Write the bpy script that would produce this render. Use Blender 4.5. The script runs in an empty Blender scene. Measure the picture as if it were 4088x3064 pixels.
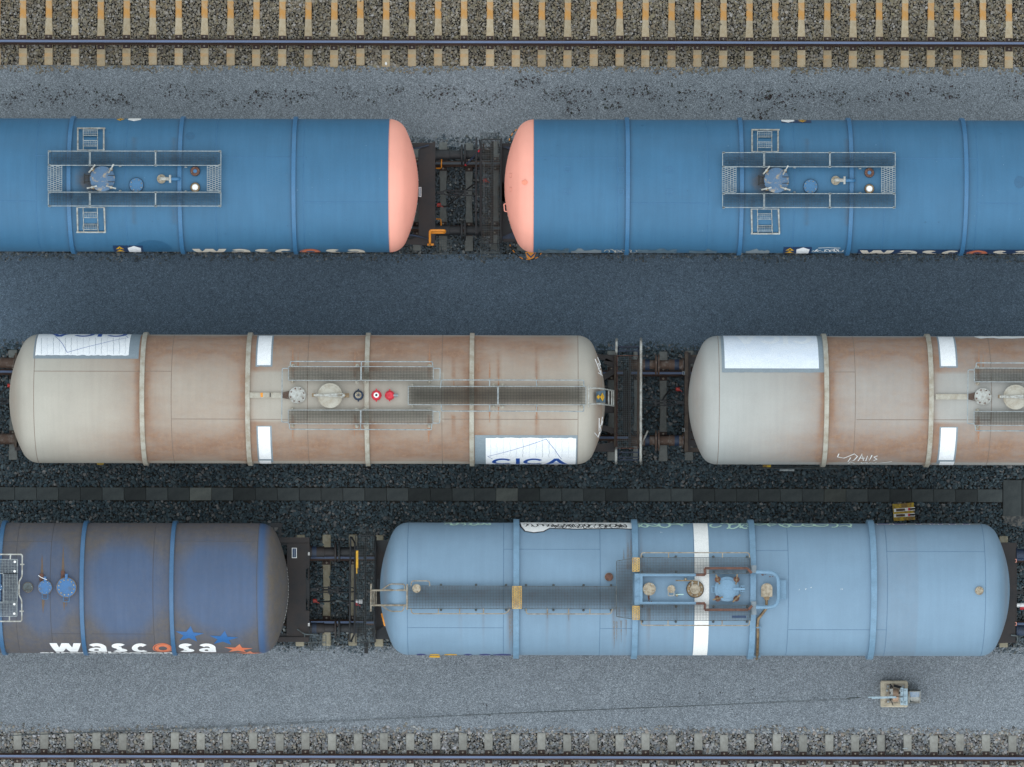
import bpy, bmesh, math, random
import numpy as np
from mathutils import Vector, Matrix
rnd = random.Random(7)
R_ = math.radians
sc = bpy.context.scene
COL = sc.collection

# ------------------------------------------------------------------ camera
# aerial view: every measured image point is intersected with the height the thing really has
H, S, NX, NY, ROLL = 125.0, 171.0, 2044.0, 2650.0, 0.0022
def P(px, py, z=0.0):
    u, v = (px - NX) / S, (NY - py) / S
    k = (H - z) / H
    c, s = math.cos(ROLL), math.sin(ROLL)
    return Vector(((u * c - v * s) * k, (u * s + v * c) * k, z))
cd = bpy.data.cameras.new('camera'); cam = bpy.data.objects.new('camera', cd); COL.objects.link(cam)
cam.location = (0, 0, H); cam.rotation_euler = (0, 0, ROLL)
cd.sensor_fit = 'HORIZONTAL'; cd.sensor_width = 36
cd.lens = 36 * H / (4088 / S); cd.shift_x = 0.0; cd.shift_y = (NY - 1532) / 4088
cd.clip_start = 1; cd.clip_end = 2000
sc.camera = cam

# ------------------------------------------------------------------ light
SUN_EL, SUN_AZ = R_(66), R_(196)          # soft overcast light from the south, a little west
w = bpy.data.worlds.new("World"); sc.world = w; w.use_nodes = True
nt = w.node_tree; bg = nt.nodes['Background']
sky = nt.nodes.new('ShaderNodeTexSky'); sky.sky_type = 'NISHITA'; sky.sun_disc = False
sky.sun_elevation = SUN_EL; sky.sun_rotation = SUN_AZ; sky.dust_density = 0.8; sky.air_density = 1.0
hs = nt.nodes.new('ShaderNodeHueSaturation'); hs.inputs['Saturation'].default_value = 0.30; hs.inputs['Hue'].default_value = 0.455
nt.links.new(sky.outputs[0], hs.inputs['Color']); nt.links.new(hs.outputs[0], bg.inputs[0])
bg.inputs[1].default_value = 0.15
sl = bpy.data.lights.new('sun', 'SUN'); sl.energy = 0.5; sl.angle = R_(160); sl.color = (.97, 1, .95)
so = bpy.data.objects.new('sun', sl); COL.objects.link(so); so.location = (0, -40, 60)
sd = Vector((math.sin(SUN_AZ) * math.cos(SUN_EL), math.cos(SUN_AZ) * math.cos(SUN_EL), math.sin(SUN_EL)))
so.rotation_euler = (-sd).to_track_quat('-Z', 'Y').to_euler()
vs = sc.view_settings; vs.view_transform = 'Standard'; vs.look = 'None'; vs.exposure = 0.86; vs.gamma = 1

# ------------------------------------------------------------------ materials
def srgb(r, g, b):
    f = lambda c: (c / 255 / 12.92) if c / 255 <= .04045 else ((c / 255 + .055) / 1.055) ** 2.4
    return (f(r), f(g), f(b), 1)
class NT:
    def __init__(s, name):
        s.m = bpy.data.materials.new(name); s.m.use_nodes = True; s.t = s.m.node_tree
        s.b = s.t.nodes['Principled BSDF']; s.tc = s.n('ShaderNodeTexCoord')
    def n(s, k, **kw):
        x = s.t.nodes.new(k)
        for a, v in kw.items(): setattr(x, a, v)
        return x
    def l(s, a, b): s.t.links.new(a, b)
    def mapping(s, scale, src='Object'):
        mp = s.n('ShaderNodeMapping'); s.l(s.tc.outputs[src], mp.inputs[0]); mp.inputs['Scale'].default_value = scale
        return mp.outputs[0]
    def noise(s, scale, vec=None, detail=4, rough=.55):
        x = s.n('ShaderNodeTexNoise'); x.inputs['Scale'].default_value = scale
        x.inputs['Detail'].default_value = detail; x.inputs['Roughness'].default_value = rough
        s.l(vec if vec is not None else s.tc.outputs['Object'], x.inputs['Vector']); return x.outputs[0]
    def ramp(s, fac, stops, interp='LINEAR'):
        x = s.n('ShaderNodeValToRGB'); e = x.color_ramp.elements; x.color_ramp.interpolation = interp
        e[0].position, e[0].color = stops[0]; e[1].position, e[1].color = stops[-1]
        for p, c in stops[1:-1]: q = e.new(p); q.color = c
        s.l(fac, x.inputs[0]); return x.outputs[0]
    def mix(s, fac, a, b, mode='MIX'):
        x = s.n('ShaderNodeMix', data_type='RGBA', blend_type=mode)
        for v, i in ((fac, 0), (a, 6), (b, 7)):
            if hasattr(v, 'links') or hasattr(v, 'is_linked'): s.l(v, x.inputs[i])
            else: x.inputs[i].default_value = v
        return x.outputs[2]
    def math(s, op, a, b=0.0, clamp=False):
        x = s.n('ShaderNodeMath', operation=op, use_clamp=clamp)
        for v, i in ((a, 0), (b, 1)):
            if hasattr(v, 'is_linked'): s.l(v, x.inputs[i])
            else: x.inputs[i].default_value = v
        return x.outputs[0]
    def attr(s, name):
        x = s.n('ShaderNodeAttribute'); x.attribute_name = name; return x.outputs['Fac']
    def bump(s, h, strength=.3, dist=.01):
        x = s.n('ShaderNodeBump'); x.inputs['Strength'].default_value = strength; x.inputs['Distance'].default_value = dist
        s.l(h, x.inputs['Height']); s.l(x.outputs[0], s.b.inputs['Normal'])
    def out(s, col, rough=.6, metal=0.0):
        s.l(col, s.b.inputs['Base Color'])
        if hasattr(rough, 'is_linked'): s.l(rough, s.b.inputs['Roughness'])
        else: s.b.inputs['Roughness'].default_value = rough
        s.b.inputs['Metallic'].default_value = metal
        return s.m
def G(v): return (v, v, v, 1)
def sc4(c, k): return (c[0] * k, c[1] * k, c[2] * k, 1)

def worn(name, c, c2=None, rough=.5, metal=0.0, scale=6, amt=(.42, .62), bump=.15):
    """weathered paint or metal: patches of c2 over c with fine grain"""
    s = NT(name); c2 = c2 or sc4(c, .72)
    f = s.ramp(s.noise(scale, detail=6, rough=.65), [(amt[0], G(0)), (amt[1], G(1))])
    col = s.mix(f, c, c2)
    g = s.ramp(s.noise(60, detail=2), [(.3, G(.86)), (.7, G(1.12))])
    col = s.mix(1.0, col, g, 'MULTIPLY')
    s.bump(s.noise(25), bump, .004)
    return s.out(col, rough, metal)
def flat(name, c, rough=.5, metal=0.0): return worn(name, c, sc4(c, .9), rough, metal, 9, (.4, .7), .05)

def tank_paint(name, c, dirt, dirt2, rough=.42, streak=.25, grain=.05, soft=0.0):
    """tank paint: attribute 'dirt' says where rust dust or grime has settled or ring shadow is painted, noise breaks it up"""
    s = NT(name); d = s.attr('dirt')
    n1 = s.noise(1.6, s.mapping((.8, 1.6, 1.6)), 7, .68); n2 = s.noise(9, s.mapping((1.2, .8, .8)), 6, .7)
    nn = s.math('ADD', s.math('MULTIPLY', n1, .95), s.math('MULTIPLY', n2, .75))
    a = s.math('MULTIPLY', d, s.math('ADD', s.math('MULTIPLY', s.math('ADD', nn, -.85), 1 - soft), .75), True)
    a = s.math('ADD', a, s.math('MULTIPLY', d, .15), True)
    dc = s.mix(s.ramp(n2, [(.35, G(0)), (.65, G(1))]), dirt, dirt2)
    pv = s.ramp(s.noise(.9, detail=3), [(.3, G(.93)), (.7, G(1.06))])
    col = s.mix(1.0, c, pv, 'MULTIPLY')
    col = s.mix(a, col, dc)
    # faint rain streaks running down round the shell
    st = s.ramp(s.noise(3.0, s.mapping((3.2, .22, .22)), 4, .6), [(.35, G(1 - streak * .22)), (.68, G(1 + streak * .12))])
    col = s.mix(1.0, col, st, 'MULTIPLY')
    g = s.ramp(s.noise(45, detail=3, rough=.8), [(.3, G(1 - grain)), (.7, G(1 + grain))])
    col = s.mix(1.0, col, g, 'MULTIPLY')
    s.bump(s.noise(1.3, detail=2), .25, .03); s.b.inputs['Specular IOR Level'].default_value = .32
    return s.out(col, s.math('ADD', rough + .1, s.math('MULTIPLY', a, .3), True))

M = {}
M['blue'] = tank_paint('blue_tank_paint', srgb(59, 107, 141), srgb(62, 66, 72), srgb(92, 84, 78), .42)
M['blue_clean'] = flat('blue_ring_paint', srgb(60, 110, 150), .4)
M['salmon'] = tank_paint('salmon_paint', srgb(240, 168, 150), srgb(232, 154, 136), srgb(234, 162, 146), .5, .1, .02)
M['beige'] = tank_paint('beige_tank_paint', srgb(173, 169, 159), srgb(132, 100, 82), srgb(152, 124, 104), .45, .15)
M['beige2'] = tank_paint('beige_blue_tank_paint', srgb(167, 169, 166), srgb(132, 100, 82), srgb(152, 124, 104), .45, .15)
M['beige_ring'] = worn('beige_ring_paint', srgb(172, 168, 156), srgb(150, 140, 124), .5, 0, 4)
M['grime'] = tank_paint('grimy_blue_tank_paint', srgb(64, 91, 128), srgb(90, 82, 74), srgb(101, 92, 82), .36, .3, .05, .45)
M['ring_blue'] = flat('bright_blue_paint', srgb(64, 103, 140), .35)
M['lightblue'] = tank_paint('light_blue_tank_paint', srgb(118, 146, 169), srgb(122, 106, 96), srgb(104, 110, 118), .42, .15)
M['light_ring'] = worn('light_blue_ring_paint', srgb(112, 145, 171), srgb(102, 134, 158), .45, 0, 3)
M['deep_blue'] = worn('blue_fitting_paint', srgb(60, 108, 158), srgb(76, 92, 112), .45, 0, 8, (.5, .7))
M['white'] = flat('white_foil', srgb(246, 247, 248), .35)
M['white_dirty'] = worn('dirty_white_paint', srgb(236, 236, 234), srgb(206, 206, 202), .5, 0, 5, (.56, .8))
M['foil'] = worn('creased_white_foil', srgb(246, 247, 248), srgb(238, 240, 243), .3, 0, 5)
M['foil_pale'] = worn('pale_blue_white_foil', srgb(232, 238, 246), srgb(224, 232, 243), .3, 0, 3)
M['grey_patch'] = flat('grey_patch_paint', srgb(132, 144, 152), .5)
M['ink_blue'] = flat('blue_ink', srgb(28, 78, 158), .4)
M['orange'] = worn('orange_paint', srgb(214, 112, 76), srgb(200, 130, 100), .5, 0, 8)
M['seam_blue'] = flat('blue_weld_line', srgb(88, 118, 144), .6)
M['seam_dark'] = flat('dark_weld_line', srgb(74, 74, 80), .6)
M['seam_brown'] = flat('brown_weld_line', srgb(128, 112, 100), .6)
M['star_blue'] = flat('star_blue_paint', srgb(40, 98, 158), .4)
M['navy'] = worn('navy_panel_paint', srgb(30, 56, 92), srgb(40, 62, 92), .5, 0, 5)
M['ghost'] = flat('ghost_blue', srgb(242, 246, 250), .35)
M['black'] = flat('black_spray', srgb(28, 30, 34), .6)
M['tan_text'] = flat('cream_lettering', srgb(222, 214, 200), .5)
M['mint'] = flat('mint_spray', srgb(190, 222, 206), .6)
M['violet'] = flat('violet_spray', srgb(52, 56, 124), .5)
M['steel'] = worn('galvanised_steel', srgb(158, 166, 168), srgb(128, 136, 140), .45, .35, 12)
M['steel_dark'] = worn('dark_galvanised_steel', srgb(84, 94, 98), srgb(64, 66, 64), .5, .3, 9)
M['steel_blue'] = worn('blue_tinted_grating_steel', srgb(110, 134, 150), srgb(84, 104, 118), .5, .3, 9)
M['grid_blue'] = worn('shaded_blue_grating', srgb(66, 88, 104), srgb(50, 64, 76), .6, .2, 5)  # bars coloured dark to carry the shade under the walkway
M['grid_brown'] = worn('mossy_shaded_grating', srgb(78, 76, 66), srgb(58, 56, 50), .7, .1, 4)  # mossy bars, darkened to paint in the shade beneath the walkway
M['grid_grey'] = worn('shaded_grey_grating', srgb(84, 92, 94), srgb(78, 70, 62), .6, .2, 5)  # dark bar tone paints in the shade seen through the mesh
M['steel_pale'] = worn('pale_painted_steel', srgb(178, 180, 176), srgb(140, 136, 128), .5, .1, 9)
M['brass'] = worn('tarnished_fitting', srgb(168, 158, 140), srgb(130, 118, 100), .45, .4, 14)
M['bronze'] = worn('brown_pipe', srgb(140, 120, 92), srgb(104, 86, 66), .4, .5, 10)
M['tan_tube'] = worn('tan_tube_paint', srgb(156, 148, 134), srgb(124, 110, 92), .5, .1, 9)
M['rust'] = worn('rusty_steel', srgb(109, 75, 63), srgb(82, 59, 52), .8, .1, 14)
M['rust_scrape'] = worn('scraped_rusty_steel', srgb(84, 66, 56), srgb(112, 104, 98), .75, .1, 8, (.5, .66))
M['brown_black'] = worn('brown_black_frame_paint', srgb(43, 36, 35), srgb(28, 28, 32), .6, 0, 3)
M['frame_dark'] = worn('dark_frame_paint', srgb(33, 36, 40), srgb(24, 27, 31), .6, 0, 3)
M['frame_blue'] = worn('dark_blue_frame_paint', srgb(34, 52, 78), srgb(25, 34, 47), .55, 0, 3)
M['frame_brown'] = worn('weathered_brown_frame', srgb(73, 62, 52), srgb(51, 41, 36), .7, 0, 6)
M['rubber'] = flat('black_rubber', srgb(26, 28, 30), .6)
M['red'] = worn('red_paint', srgb(208, 44, 62), srgb(180, 36, 50), .4, 0, 9)
M['red_dark'] = worn('worn_red_paint', srgb(180, 48, 40), srgb(120, 44, 38), .5, 0, 9)
M['yellow'] = worn('yellow_paint', srgb(232, 178, 40), srgb(196, 150, 50), .5, 0, 8)
M['yellow_perf'] = worn('yellow_tread_paint', srgb(216, 176, 92), srgb(178, 138, 70), .55, 0, 12)
M['yellow_dirty'] = worn('dirty_yellow_paint', srgb(190, 160, 30), srgb(120, 92, 40), .6, 0, 7, (.42, .6))
M['handle_orange'] = flat('orange_handle_paint', srgb(222, 142, 40), .5)
M['wheel'] = worn('wheel_steel', srgb(60, 48, 42), srgb(44, 38, 36), .6, .4, 6)
M['scab'] = worn('scabby_lid_paint', srgb(76, 106, 136), srgb(150, 138, 120), .55, .1, 9, (.53, .66))
M['copper'] = worn('copper_fins', srgb(196, 166, 142), srgb(172, 144, 122), .5, .2, 20)
M['zinc'] = worn('pale_zinc', srgb(158, 178, 188), srgb(138, 158, 170), .5, .1, 12)
M['glass'] = worn('smoky_lid', srgb(130, 150, 172), srgb(170, 176, 180), .2, .1, 6)

def rail_mat(name, head):
    s = NT(name); g = s.n('ShaderNodeSeparateXYZ'); s.l(s.tc.outputs['Object'], g.inputs[0])
    f = s.ramp(g.outputs[2], [(.1695, G(0)), (.1705, G(1))])
    c = s.mix(s.ramp(s.noise(8, s.mapping((.3, 4, 4))), [(.35, G(0)), (.65, G(1))]), srgb(74, 54, 44), srgb(52, 40, 36))
    hc = s.mix(s.ramp(s.noise(2, s.mapping((.5, 30, 1))), [(.35, G(0)), (.65, G(1))]), head, sc4(head, .7))
    return s.out(s.mix(f, c, hc), s.mix(f, G(.8), G(.28)), 0.0) if False else (s.l(s.mix(f, G(.85), G(.4)), s.b.inputs['Roughness']), s.l(s.mix(f, c, hc), s.b.inputs['Base Color']), s.l(s.mix(f, G(0), G(.0)), s.b.inputs['Metallic']), s.m)[-1]
M['rail'] = rail_mat('rail_steel', srgb(104, 120, 152))
M['rail_dull'] = rail_mat('dull_rail_steel', srgb(84, 102, 134))
M['rail_dark'] = rail_mat('dark_rail_steel', srgb(62, 70, 78))

def src_w2(s):
    g = s.n('ShaderNodeNewGeometry'); return g.outputs['Position']
def sleeper_mat(name, base, base2, stain=None):
    s = NT(name)
    f = s.ramp(s.noise(7, detail=6, rough=.7), [(.35, G(0)), (.68, G(1))])
    col = s.mix(f, base, base2)
    oi = s.n('ShaderNodeObjectInfo')
    col = s.mix(1.0, col, s.ramp(oi.outputs['Random'], [(0, G(.82)), (1, G(1.12))]), 'MULTIPLY')
    col = s.mix(s.ramp(s.noise(3.5, src_w2(s), 6, .7), [(.55, G(0)), (.72, G(.55))]), col, sc4(base2, .62))
    if stain:
        g = s.n('ShaderNodeSeparateXYZ'); s.l(s.tc.outputs['Object'], g.inputs[0])
        ay = s.math('ABSOLUTE', g.outputs[1])
        ay = s.math('ADD', ay, s.math('MULTIPLY', s.math('ADD', s.noise(9), -.5), .05))
        ay = s.math('DIVIDE', ay, 1.4)
        band = s.ramp(ay, [(0, G(.95)), (.135, G(.95)), (.15, G(.12)), (.70, G(.1)), (.725, G(.1)), (.735, G(.6)), (.78, G(.6)), (.80, G(.15)), (1, G(.3))])
        pt = s.ramp(s.noise(5, detail=5), [(.3, G(.3)), (.62, G(1))])
        col = s.mix(s.mix(1.0, band, pt, 'MULTIPLY'), col, stain)
    s.bump(s.noise(40, detail=4), .4, .006)
    return s.out(col, .85)
M['sleeper_rust'] = sleeper_mat('rust_stained_concrete', srgb(176, 166, 144), srgb(158, 142, 114), srgb(190, 138, 72))
M['sleeper_grey'] = sleeper_mat('pale_concrete', srgb(150, 150, 144), srgb(132, 130, 124))
M['sleeper_dull'] = sleeper_mat('dull_concrete', srgb(118, 122, 120), srgb(100, 102, 99))
M['sleeper_yellow'] = sleeper_mat('yellowed_concrete', srgb(150, 146, 130), srgb(128, 118, 96))
M['clip'] = worn('rusty_fastening', srgb(66, 50, 46), srgb(48, 38, 36), .7, .2, 20)
M['bolt'] = worn('fastening_bolt', srgb(136, 128, 118), srgb(100, 92, 84), .5, .4, 20)

def stone_mat(name, stops):
    s = NT(name); oi = s.n('ShaderNodeObjectInfo')
    c = s.ramp(oi.outputs['Random'], stops, 'LINEAR')
    big = s.ramp(s.noise(.8, src_world(s), 3), [(.35, G(.88)), (.65, G(1.1))])
    c = s.mix(1.0, c, big, 'MULTIPLY')
    return s.out(c, .9)
def src_world(s):
    g = s.n('ShaderNodeNewGeometry'); return g.outputs['Position']
def stops(cols):
    n = len(cols); return [(i / (n - 1), srgb(*c)) for i, c in enumerate(cols)]
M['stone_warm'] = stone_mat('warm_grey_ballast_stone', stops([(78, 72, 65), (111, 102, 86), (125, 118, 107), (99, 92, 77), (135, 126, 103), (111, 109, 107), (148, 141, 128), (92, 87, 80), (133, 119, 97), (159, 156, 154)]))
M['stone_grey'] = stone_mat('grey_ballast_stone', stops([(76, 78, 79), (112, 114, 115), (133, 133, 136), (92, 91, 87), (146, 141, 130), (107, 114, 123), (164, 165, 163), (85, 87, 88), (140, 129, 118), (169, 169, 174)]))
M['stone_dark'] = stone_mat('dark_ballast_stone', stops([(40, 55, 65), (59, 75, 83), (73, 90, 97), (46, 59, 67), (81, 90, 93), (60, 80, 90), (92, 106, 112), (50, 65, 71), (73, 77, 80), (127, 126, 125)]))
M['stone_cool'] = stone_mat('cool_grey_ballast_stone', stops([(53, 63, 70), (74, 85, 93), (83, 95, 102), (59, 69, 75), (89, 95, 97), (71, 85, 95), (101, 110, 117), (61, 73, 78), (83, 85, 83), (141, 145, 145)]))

def gravel_mat(name, dark, mid, light, bias=0.0):
    s = NT(name); g = src_world(s)
    v = s.n('ShaderNodeTexVoronoi'); v.inputs['Scale'].default_value = 68; s.l(g, v.inputs['Vector'])
    sp = s.n('ShaderNodeSeparateColor'); s.l(v.outputs['Color'], sp.inputs[0])
    col = s.ramp(sp.outputs[0], [(0, dark), (.5, mid), (.93, light), (1, sc4(light, 1.25))])
    v2 = s.n('ShaderNodeTexVoronoi'); v2.inputs['Scale'].default_value = 30; s.l(g, v2.inputs['Vector'])
    sp2 = s.n('ShaderNodeSeparateColor'); s.l(v2.outputs['Color'], sp2.inputs[0])
    col = s.mix(1.0, col, s.ramp(sp2.outputs[1], [(0, G(.86)), (.6, G(1.01)), (1, G(1.16))]), 'MULTIPLY')
    big = s.ramp(s.noise(.55, g, 5, .6), [(.32, G(.93 + bias)), (.68, G(1.05 + bias))])
    col = s.mix(1.0, col, big, 'MULTIPLY')
    med = s.ramp(s.noise(4.5, g, 5, .65), [(.3, G(.92)), (.7, G(1.07))])
    col = s.mix(1.0, col, med, 'MULTIPLY')
    s.bump(v.outputs['Distance'], .8, .02)
    return s.out(col, .9)
M['gravel_pale'] = gravel_mat('pale_fine_gravel', srgb(100, 107, 114), srgb(128, 136, 144), srgb(155, 162, 169))
M['gravel_north'] = gravel_mat('grey_fine_gravel', srgb(99, 106, 111), srgb(126, 133, 140), srgb(152, 159, 165))
M['gravel_blue'] = gravel_mat('blue_grey_fine_gravel', srgb(67, 82, 96), srgb(88, 106, 123), srgb(110, 128, 144))  # darker and bluer than the other two paths
M['soil'] = gravel_mat('dark_ballast_bed', srgb(34, 34, 34), srgb(50, 50, 48), srgb(70, 68, 64))
def slab_mat(name, a, b):
    s = NT(name)
    oi = s.n('ShaderNodeObjectInfo')
    col = s.mix(s.ramp(s.noise(6, detail=7, rough=.75), [(.32, G(0)), (.7, G(1))]), a, b)
    col = s.mix(1.0, col, s.ramp(oi.outputs['Random'], [(0, G(.6)), (.5, G(.95)), (1, G(1.35))]), 'MULTIPLY')
    sp = s.ramp(s.noise(14, detail=2), [(.74, G(0)), (.78, G(1))])
    col = s.mix(s.math('MULTIPLY', sp, .5), col, srgb(130, 140, 140))
    s.bump(s.noise(50, detail=4), .4, .005)
    return s.out(col, .9)
M['slab'] = slab_mat('dark_concrete_slab', srgb(58, 64, 66), srgb(76, 82, 82))
M['slab_light'] = slab_mat('lighter_concrete_slab', srgb(107, 112, 107), srgb(85, 89, 87))
M['mortar'] = worn('rough_mortar', srgb(108, 106, 102), srgb(64, 68, 70), .9, 0, 11, (.42, .56), .8)
M['base_concrete'] = worn('tan_concrete', srgb(182, 172, 152), srgb(148, 138, 120), .85, 0, 7, (.5, .72), .4)

# ------------------------------------------------------------------ mesh building
def origin_of(o):
    v = Vector((0, 0, 0))
    while o is not None: v += o.location; o = o.parent
    return v
class MB:
    def __init__(s): s.v = []; s.f = []
    def add(s, vs, fs):
        k = len(s.v); s.v += [tuple(v) for v in vs]; s.f += [tuple(i + k for i in f) for f in fs]; return s
    def box(s, a, b):
        x0, y0, z0 = [min(p, q) for p, q in zip(a, b)]; x1, y1, z1 = [max(p, q) for p, q in zip(a, b)]
        return s.add([(x0, y0, z0), (x1, y0, z0), (x1, y1, z0), (x0, y1, z0), (x0, y0, z1), (x1, y0, z1), (x1, y1, z1), (x0, y1, z1)],
                     [(0, 3, 2, 1), (4, 5, 6, 7), (0, 1, 5, 4), (1, 2, 6, 5), (2, 3, 7, 6), (3, 0, 4, 7)])
    def bbox(s, a, b, c=.006):
        """box with chamfered top edges"""
        x0, y0, z0 = [min(p, q) for p, q in zip(a, b)]; x1, y1, z1 = [max(p, q) for p, q in zip(a, b)]
        L = [(z0, 0), (z1 - c, 0), (z1, c)]
        vs = []
        for z, i in L: vs += [(x0 + i, y0 + i, z), (x1 - i, y0 + i, z), (x1 - i, y1 - i, z), (x0 + i, y1 - i, z)]
        fs = [(0, 3, 2, 1), (8, 9, 10, 11)]
        for k in (0, 4):
            for j in range(4): fs.append((k + j, k + (j + 1) % 4, k + 4 + (j + 1) % 4, k + 4 + j))
        return s.add(vs, fs)
    def beam(s, p, q, wd, ht):
        """rectangular bar from p to q; wd horizontal, ht vertical"""
        p, q = Vector(p), Vector(q); d = (q - p).normalized()
        up = Vector((0, 0, 1)) if abs(d.z) < .95 else Vector((0, 1, 0))
        a = d.cross(up).normalized() * wd / 2; b = a.cross(d).normalized() * ht / 2
        vs = [p - a - b, p + a - b, p + a + b, p - a + b, q - a - b, q + a - b, q + a + b, q - a + b]
        return s.add(vs, [(0, 1, 2, 3), (7, 6, 5, 4), (0, 4, 5, 1), (1, 5, 6, 2), (2, 6, 7, 3), (3, 7, 4, 0)])
    def tube(s, pts, r, n=8, bend=0.0):
        pts = [Vector(p) for p in pts]
        if bend:
            new = [pts[0]]
            for i in range(1, len(pts) - 1):
                a, b, c = pts[i - 1], pts[i], pts[i + 1]
                k = min(bend, (a - b).length * .45, (c - b).length * .45)
                p, q = b + (a - b).normalized() * k, b + (c - b).normalized() * k
                for t in (0, .25, .5, .75, 1): new.append(p * (1 - t) ** 2 + b * 2 * t * (1 - t) + q * t * t)
            pts = new + [pts[-1]]
        rs = r if isinstance(r, (list, tuple)) else [r] * len(pts)
        vs, prev = [], None
        for i, p in enumerate(pts):
            d = ((pts[min(i + 1, len(pts) - 1)] - pts[max(i - 1, 0)])).normalized()
            if prev is None: a = d.orthogonal().normalized()
            else: a = (prev - d * prev.dot(d)); a = a.normalized() if a.length > 1e-6 else d.orthogonal().normalized()
            prev = a; b = d.cross(a)
            for j in range(n):
                t = 2 * math.pi * j / n; vs.append(p + (a * math.cos(t) + b * math.sin(t)) * rs[min(i, len(rs) - 1)])
        fs = []
        for i in range(len(pts) - 1):
            for j in range(n): fs.append((i * n + j, i * n + (j + 1) % n, (i + 1) * n + (j + 1) % n, (i + 1) * n + j))
        fs += [tuple(range(n - 1, -1, -1)), tuple((len(pts) - 1) * n + j for j in range(n))]
        return s.add(vs, fs)
    def lathe(s, c, prof, n=32, axis='z'):
        """prof: (radius, offset along axis)"""
        c = Vector(c); vs = []
        for r, h in prof:
            for j in range(n):
                t = 2 * math.pi * j / n; a, b = r * math.cos(t), r * math.sin(t)
                vs.append(c + (Vector((a, b, h)) if axis == 'z' else Vector((h, a, b)) if axis == 'x' else Vector((a, h, b))))
        fs = []
        for i in range(len(prof) - 1):
            for j in range(n): fs.append((i * n + j, i * n + (j + 1) % n, (i + 1) * n + (j + 1) % n, (i + 1) * n + j))
        fs += [tuple(range(n - 1, -1, -1)), tuple((len(prof) - 1) * n + j for j in range(n))]
        return s.add(vs, fs)
    def prism(s, poly, z0, z1):
        n = len(poly); vs = [(x, y, z0) for x, y in poly] + [(x, y, z1) for x, y in poly]
        return s.add(vs, [tuple(range(n - 1, -1, -1)), tuple(range(n, 2 * n))] + [(j, (j + 1) % n, n + (j + 1) % n, n + j) for j in range(n)])
    def bolts(s, c, r, n, br, h, off=0.0):
        for i in range(n):
            t = off + 2 * math.pi * i / n
            s.lathe((c[0] + r * math.cos(t), c[1] + r * math.sin(t), c[2]), [(br, 0), (br, h * .7), (br * .6, h)], 6)
        return s
    def build(s, name, mat, parent=None, smooth=False, label=None):
        me = bpy.data.meshes.new(name); o0 = origin_of(parent) if parent else Vector((0, 0, 0))
        me.from_pydata([(v[0] - o0.x, v[1] - o0.y, v[2] - o0.z) for v in s.v], [], s.f)
        bm = bmesh.new(); bm.from_mesh(me); bmesh.ops.recalc_face_normals(bm, faces=bm.faces); bm.to_mesh(me); bm.free()
        if smooth:
            me.polygons.foreach_set('use_smooth', [True] * len(me.polygons))
            me.update()
            try: me.set_sharp_from_angle(angle=R_(38))
            except Exception: pass
        me.materials.append(M[mat] if isinstance(mat, str) else mat)
        ob = bpy.data.objects.new(name, me); COL.objects.link(ob); ob.parent = parent
        if label: ob['label'] = label
        return ob
def thing(name, label, cat, loc, group=None):
    o = bpy.data.objects.new(name, None); COL.objects.link(o); o.location = loc; o.empty_display_size = .2
    o['label'] = label; o['category'] = cat
    if group: o['group'] = group
    return o
def tag(o, label, cat, group=None, kind=None):
    if label: o['label'] = label
    if cat: o['category'] = cat
    if group: o['group'] = group
    if kind: o['kind'] = kind
    return o
def recenter(o, loc):
    """give a top-level single mesh its origin where it stands"""
    loc = Vector(loc); o.data.transform(Matrix.Translation(-loc)); o.location = loc; return o

# ------------------------------------------------------------------ ground
gy = lambda py, z=0: P(2044, py, z).y
def sheet(name, y0, y1, z, mat, x0=-60, x1=60, label=None, nx=60, ny=6, amp=.0):
    mb = MB(); vs = []; fs = []
    for j in range(ny + 1):
        for i in range(nx + 1):
            vs.append((x0 + (x1 - x0) * i / nx, y0 + (y1 - y0) * j / ny, z + (rnd.uniform(-amp, amp) if 0 < j < ny else 0)))
    for j in range(ny):
        for i in range(nx): a = j * (nx + 1) + i; fs.append((a, a + 1, a + nx + 2, a + nx + 1))
    mb.add(vs, fs); o = mb.build(name, mat); o['kind'] = 'structure'
    if label: o['label'] = label
    return o
sheet('ground', -400, 400, -.085, 'soil', -400, 400, nx=8, ny=8)
Y = {k: gy(v) for k, v in dict(a=285, b=545, c=1036, d=1372, e=2601, f=2906).items()}
sheet('gravel_path', Y['b'] - .25, Y['a'] + .12, -.032, 'gravel_north', label='grey fine gravel path north of the blue tank wagons')
sheet('gravel_path', Y['d'] - .15, Y['c'] + .12, -.032, 'gravel_blue', label='dark blue grey gravel path between the upper and middle trains')
sheet('gravel_path', Y['f'] - .12, Y['e'] + .12, -.032, 'gravel_pale', label='pale gravel path below the lowest train')

# ------------------------------------------------------------------ tracks
RAILC = gy(169, .17) + .7525, gy(785), gy(1619.5), gy(2358.5), gy(3024, .17) - .7525
rail_prof = [(-.07, .012), (.07, .012), (.07, .024), (.02, .038), (.009, .055), (.009, .125), (.034, .14), (.036, .152), (.032, .167), (.022, .172), (-.022, .172), (-.032, .167), (-.036, .152), (-.034, .14), (-.009, .125), (-.009, .055), (-.02, .038), (-.07, .024)]
def rail(y, label, mat='rail'):
    mb = MB(); n = len(rail_prof); X = 30
    vs = [(x, py, pz) for x in (-X, X) for py, pz in rail_prof]
    fs = [(j, (j + 1) % n, n + (j + 1) % n, n + j) for j in range(n)] + [tuple(range(n)), tuple(range(2 * n - 1, n - 1, -1))]
    o = mb.add(vs, fs).build('rail', mat); o.location = (0, y, 0)
    return tag(o, label, 'rail', 'steel rails of the five tracks')
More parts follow.
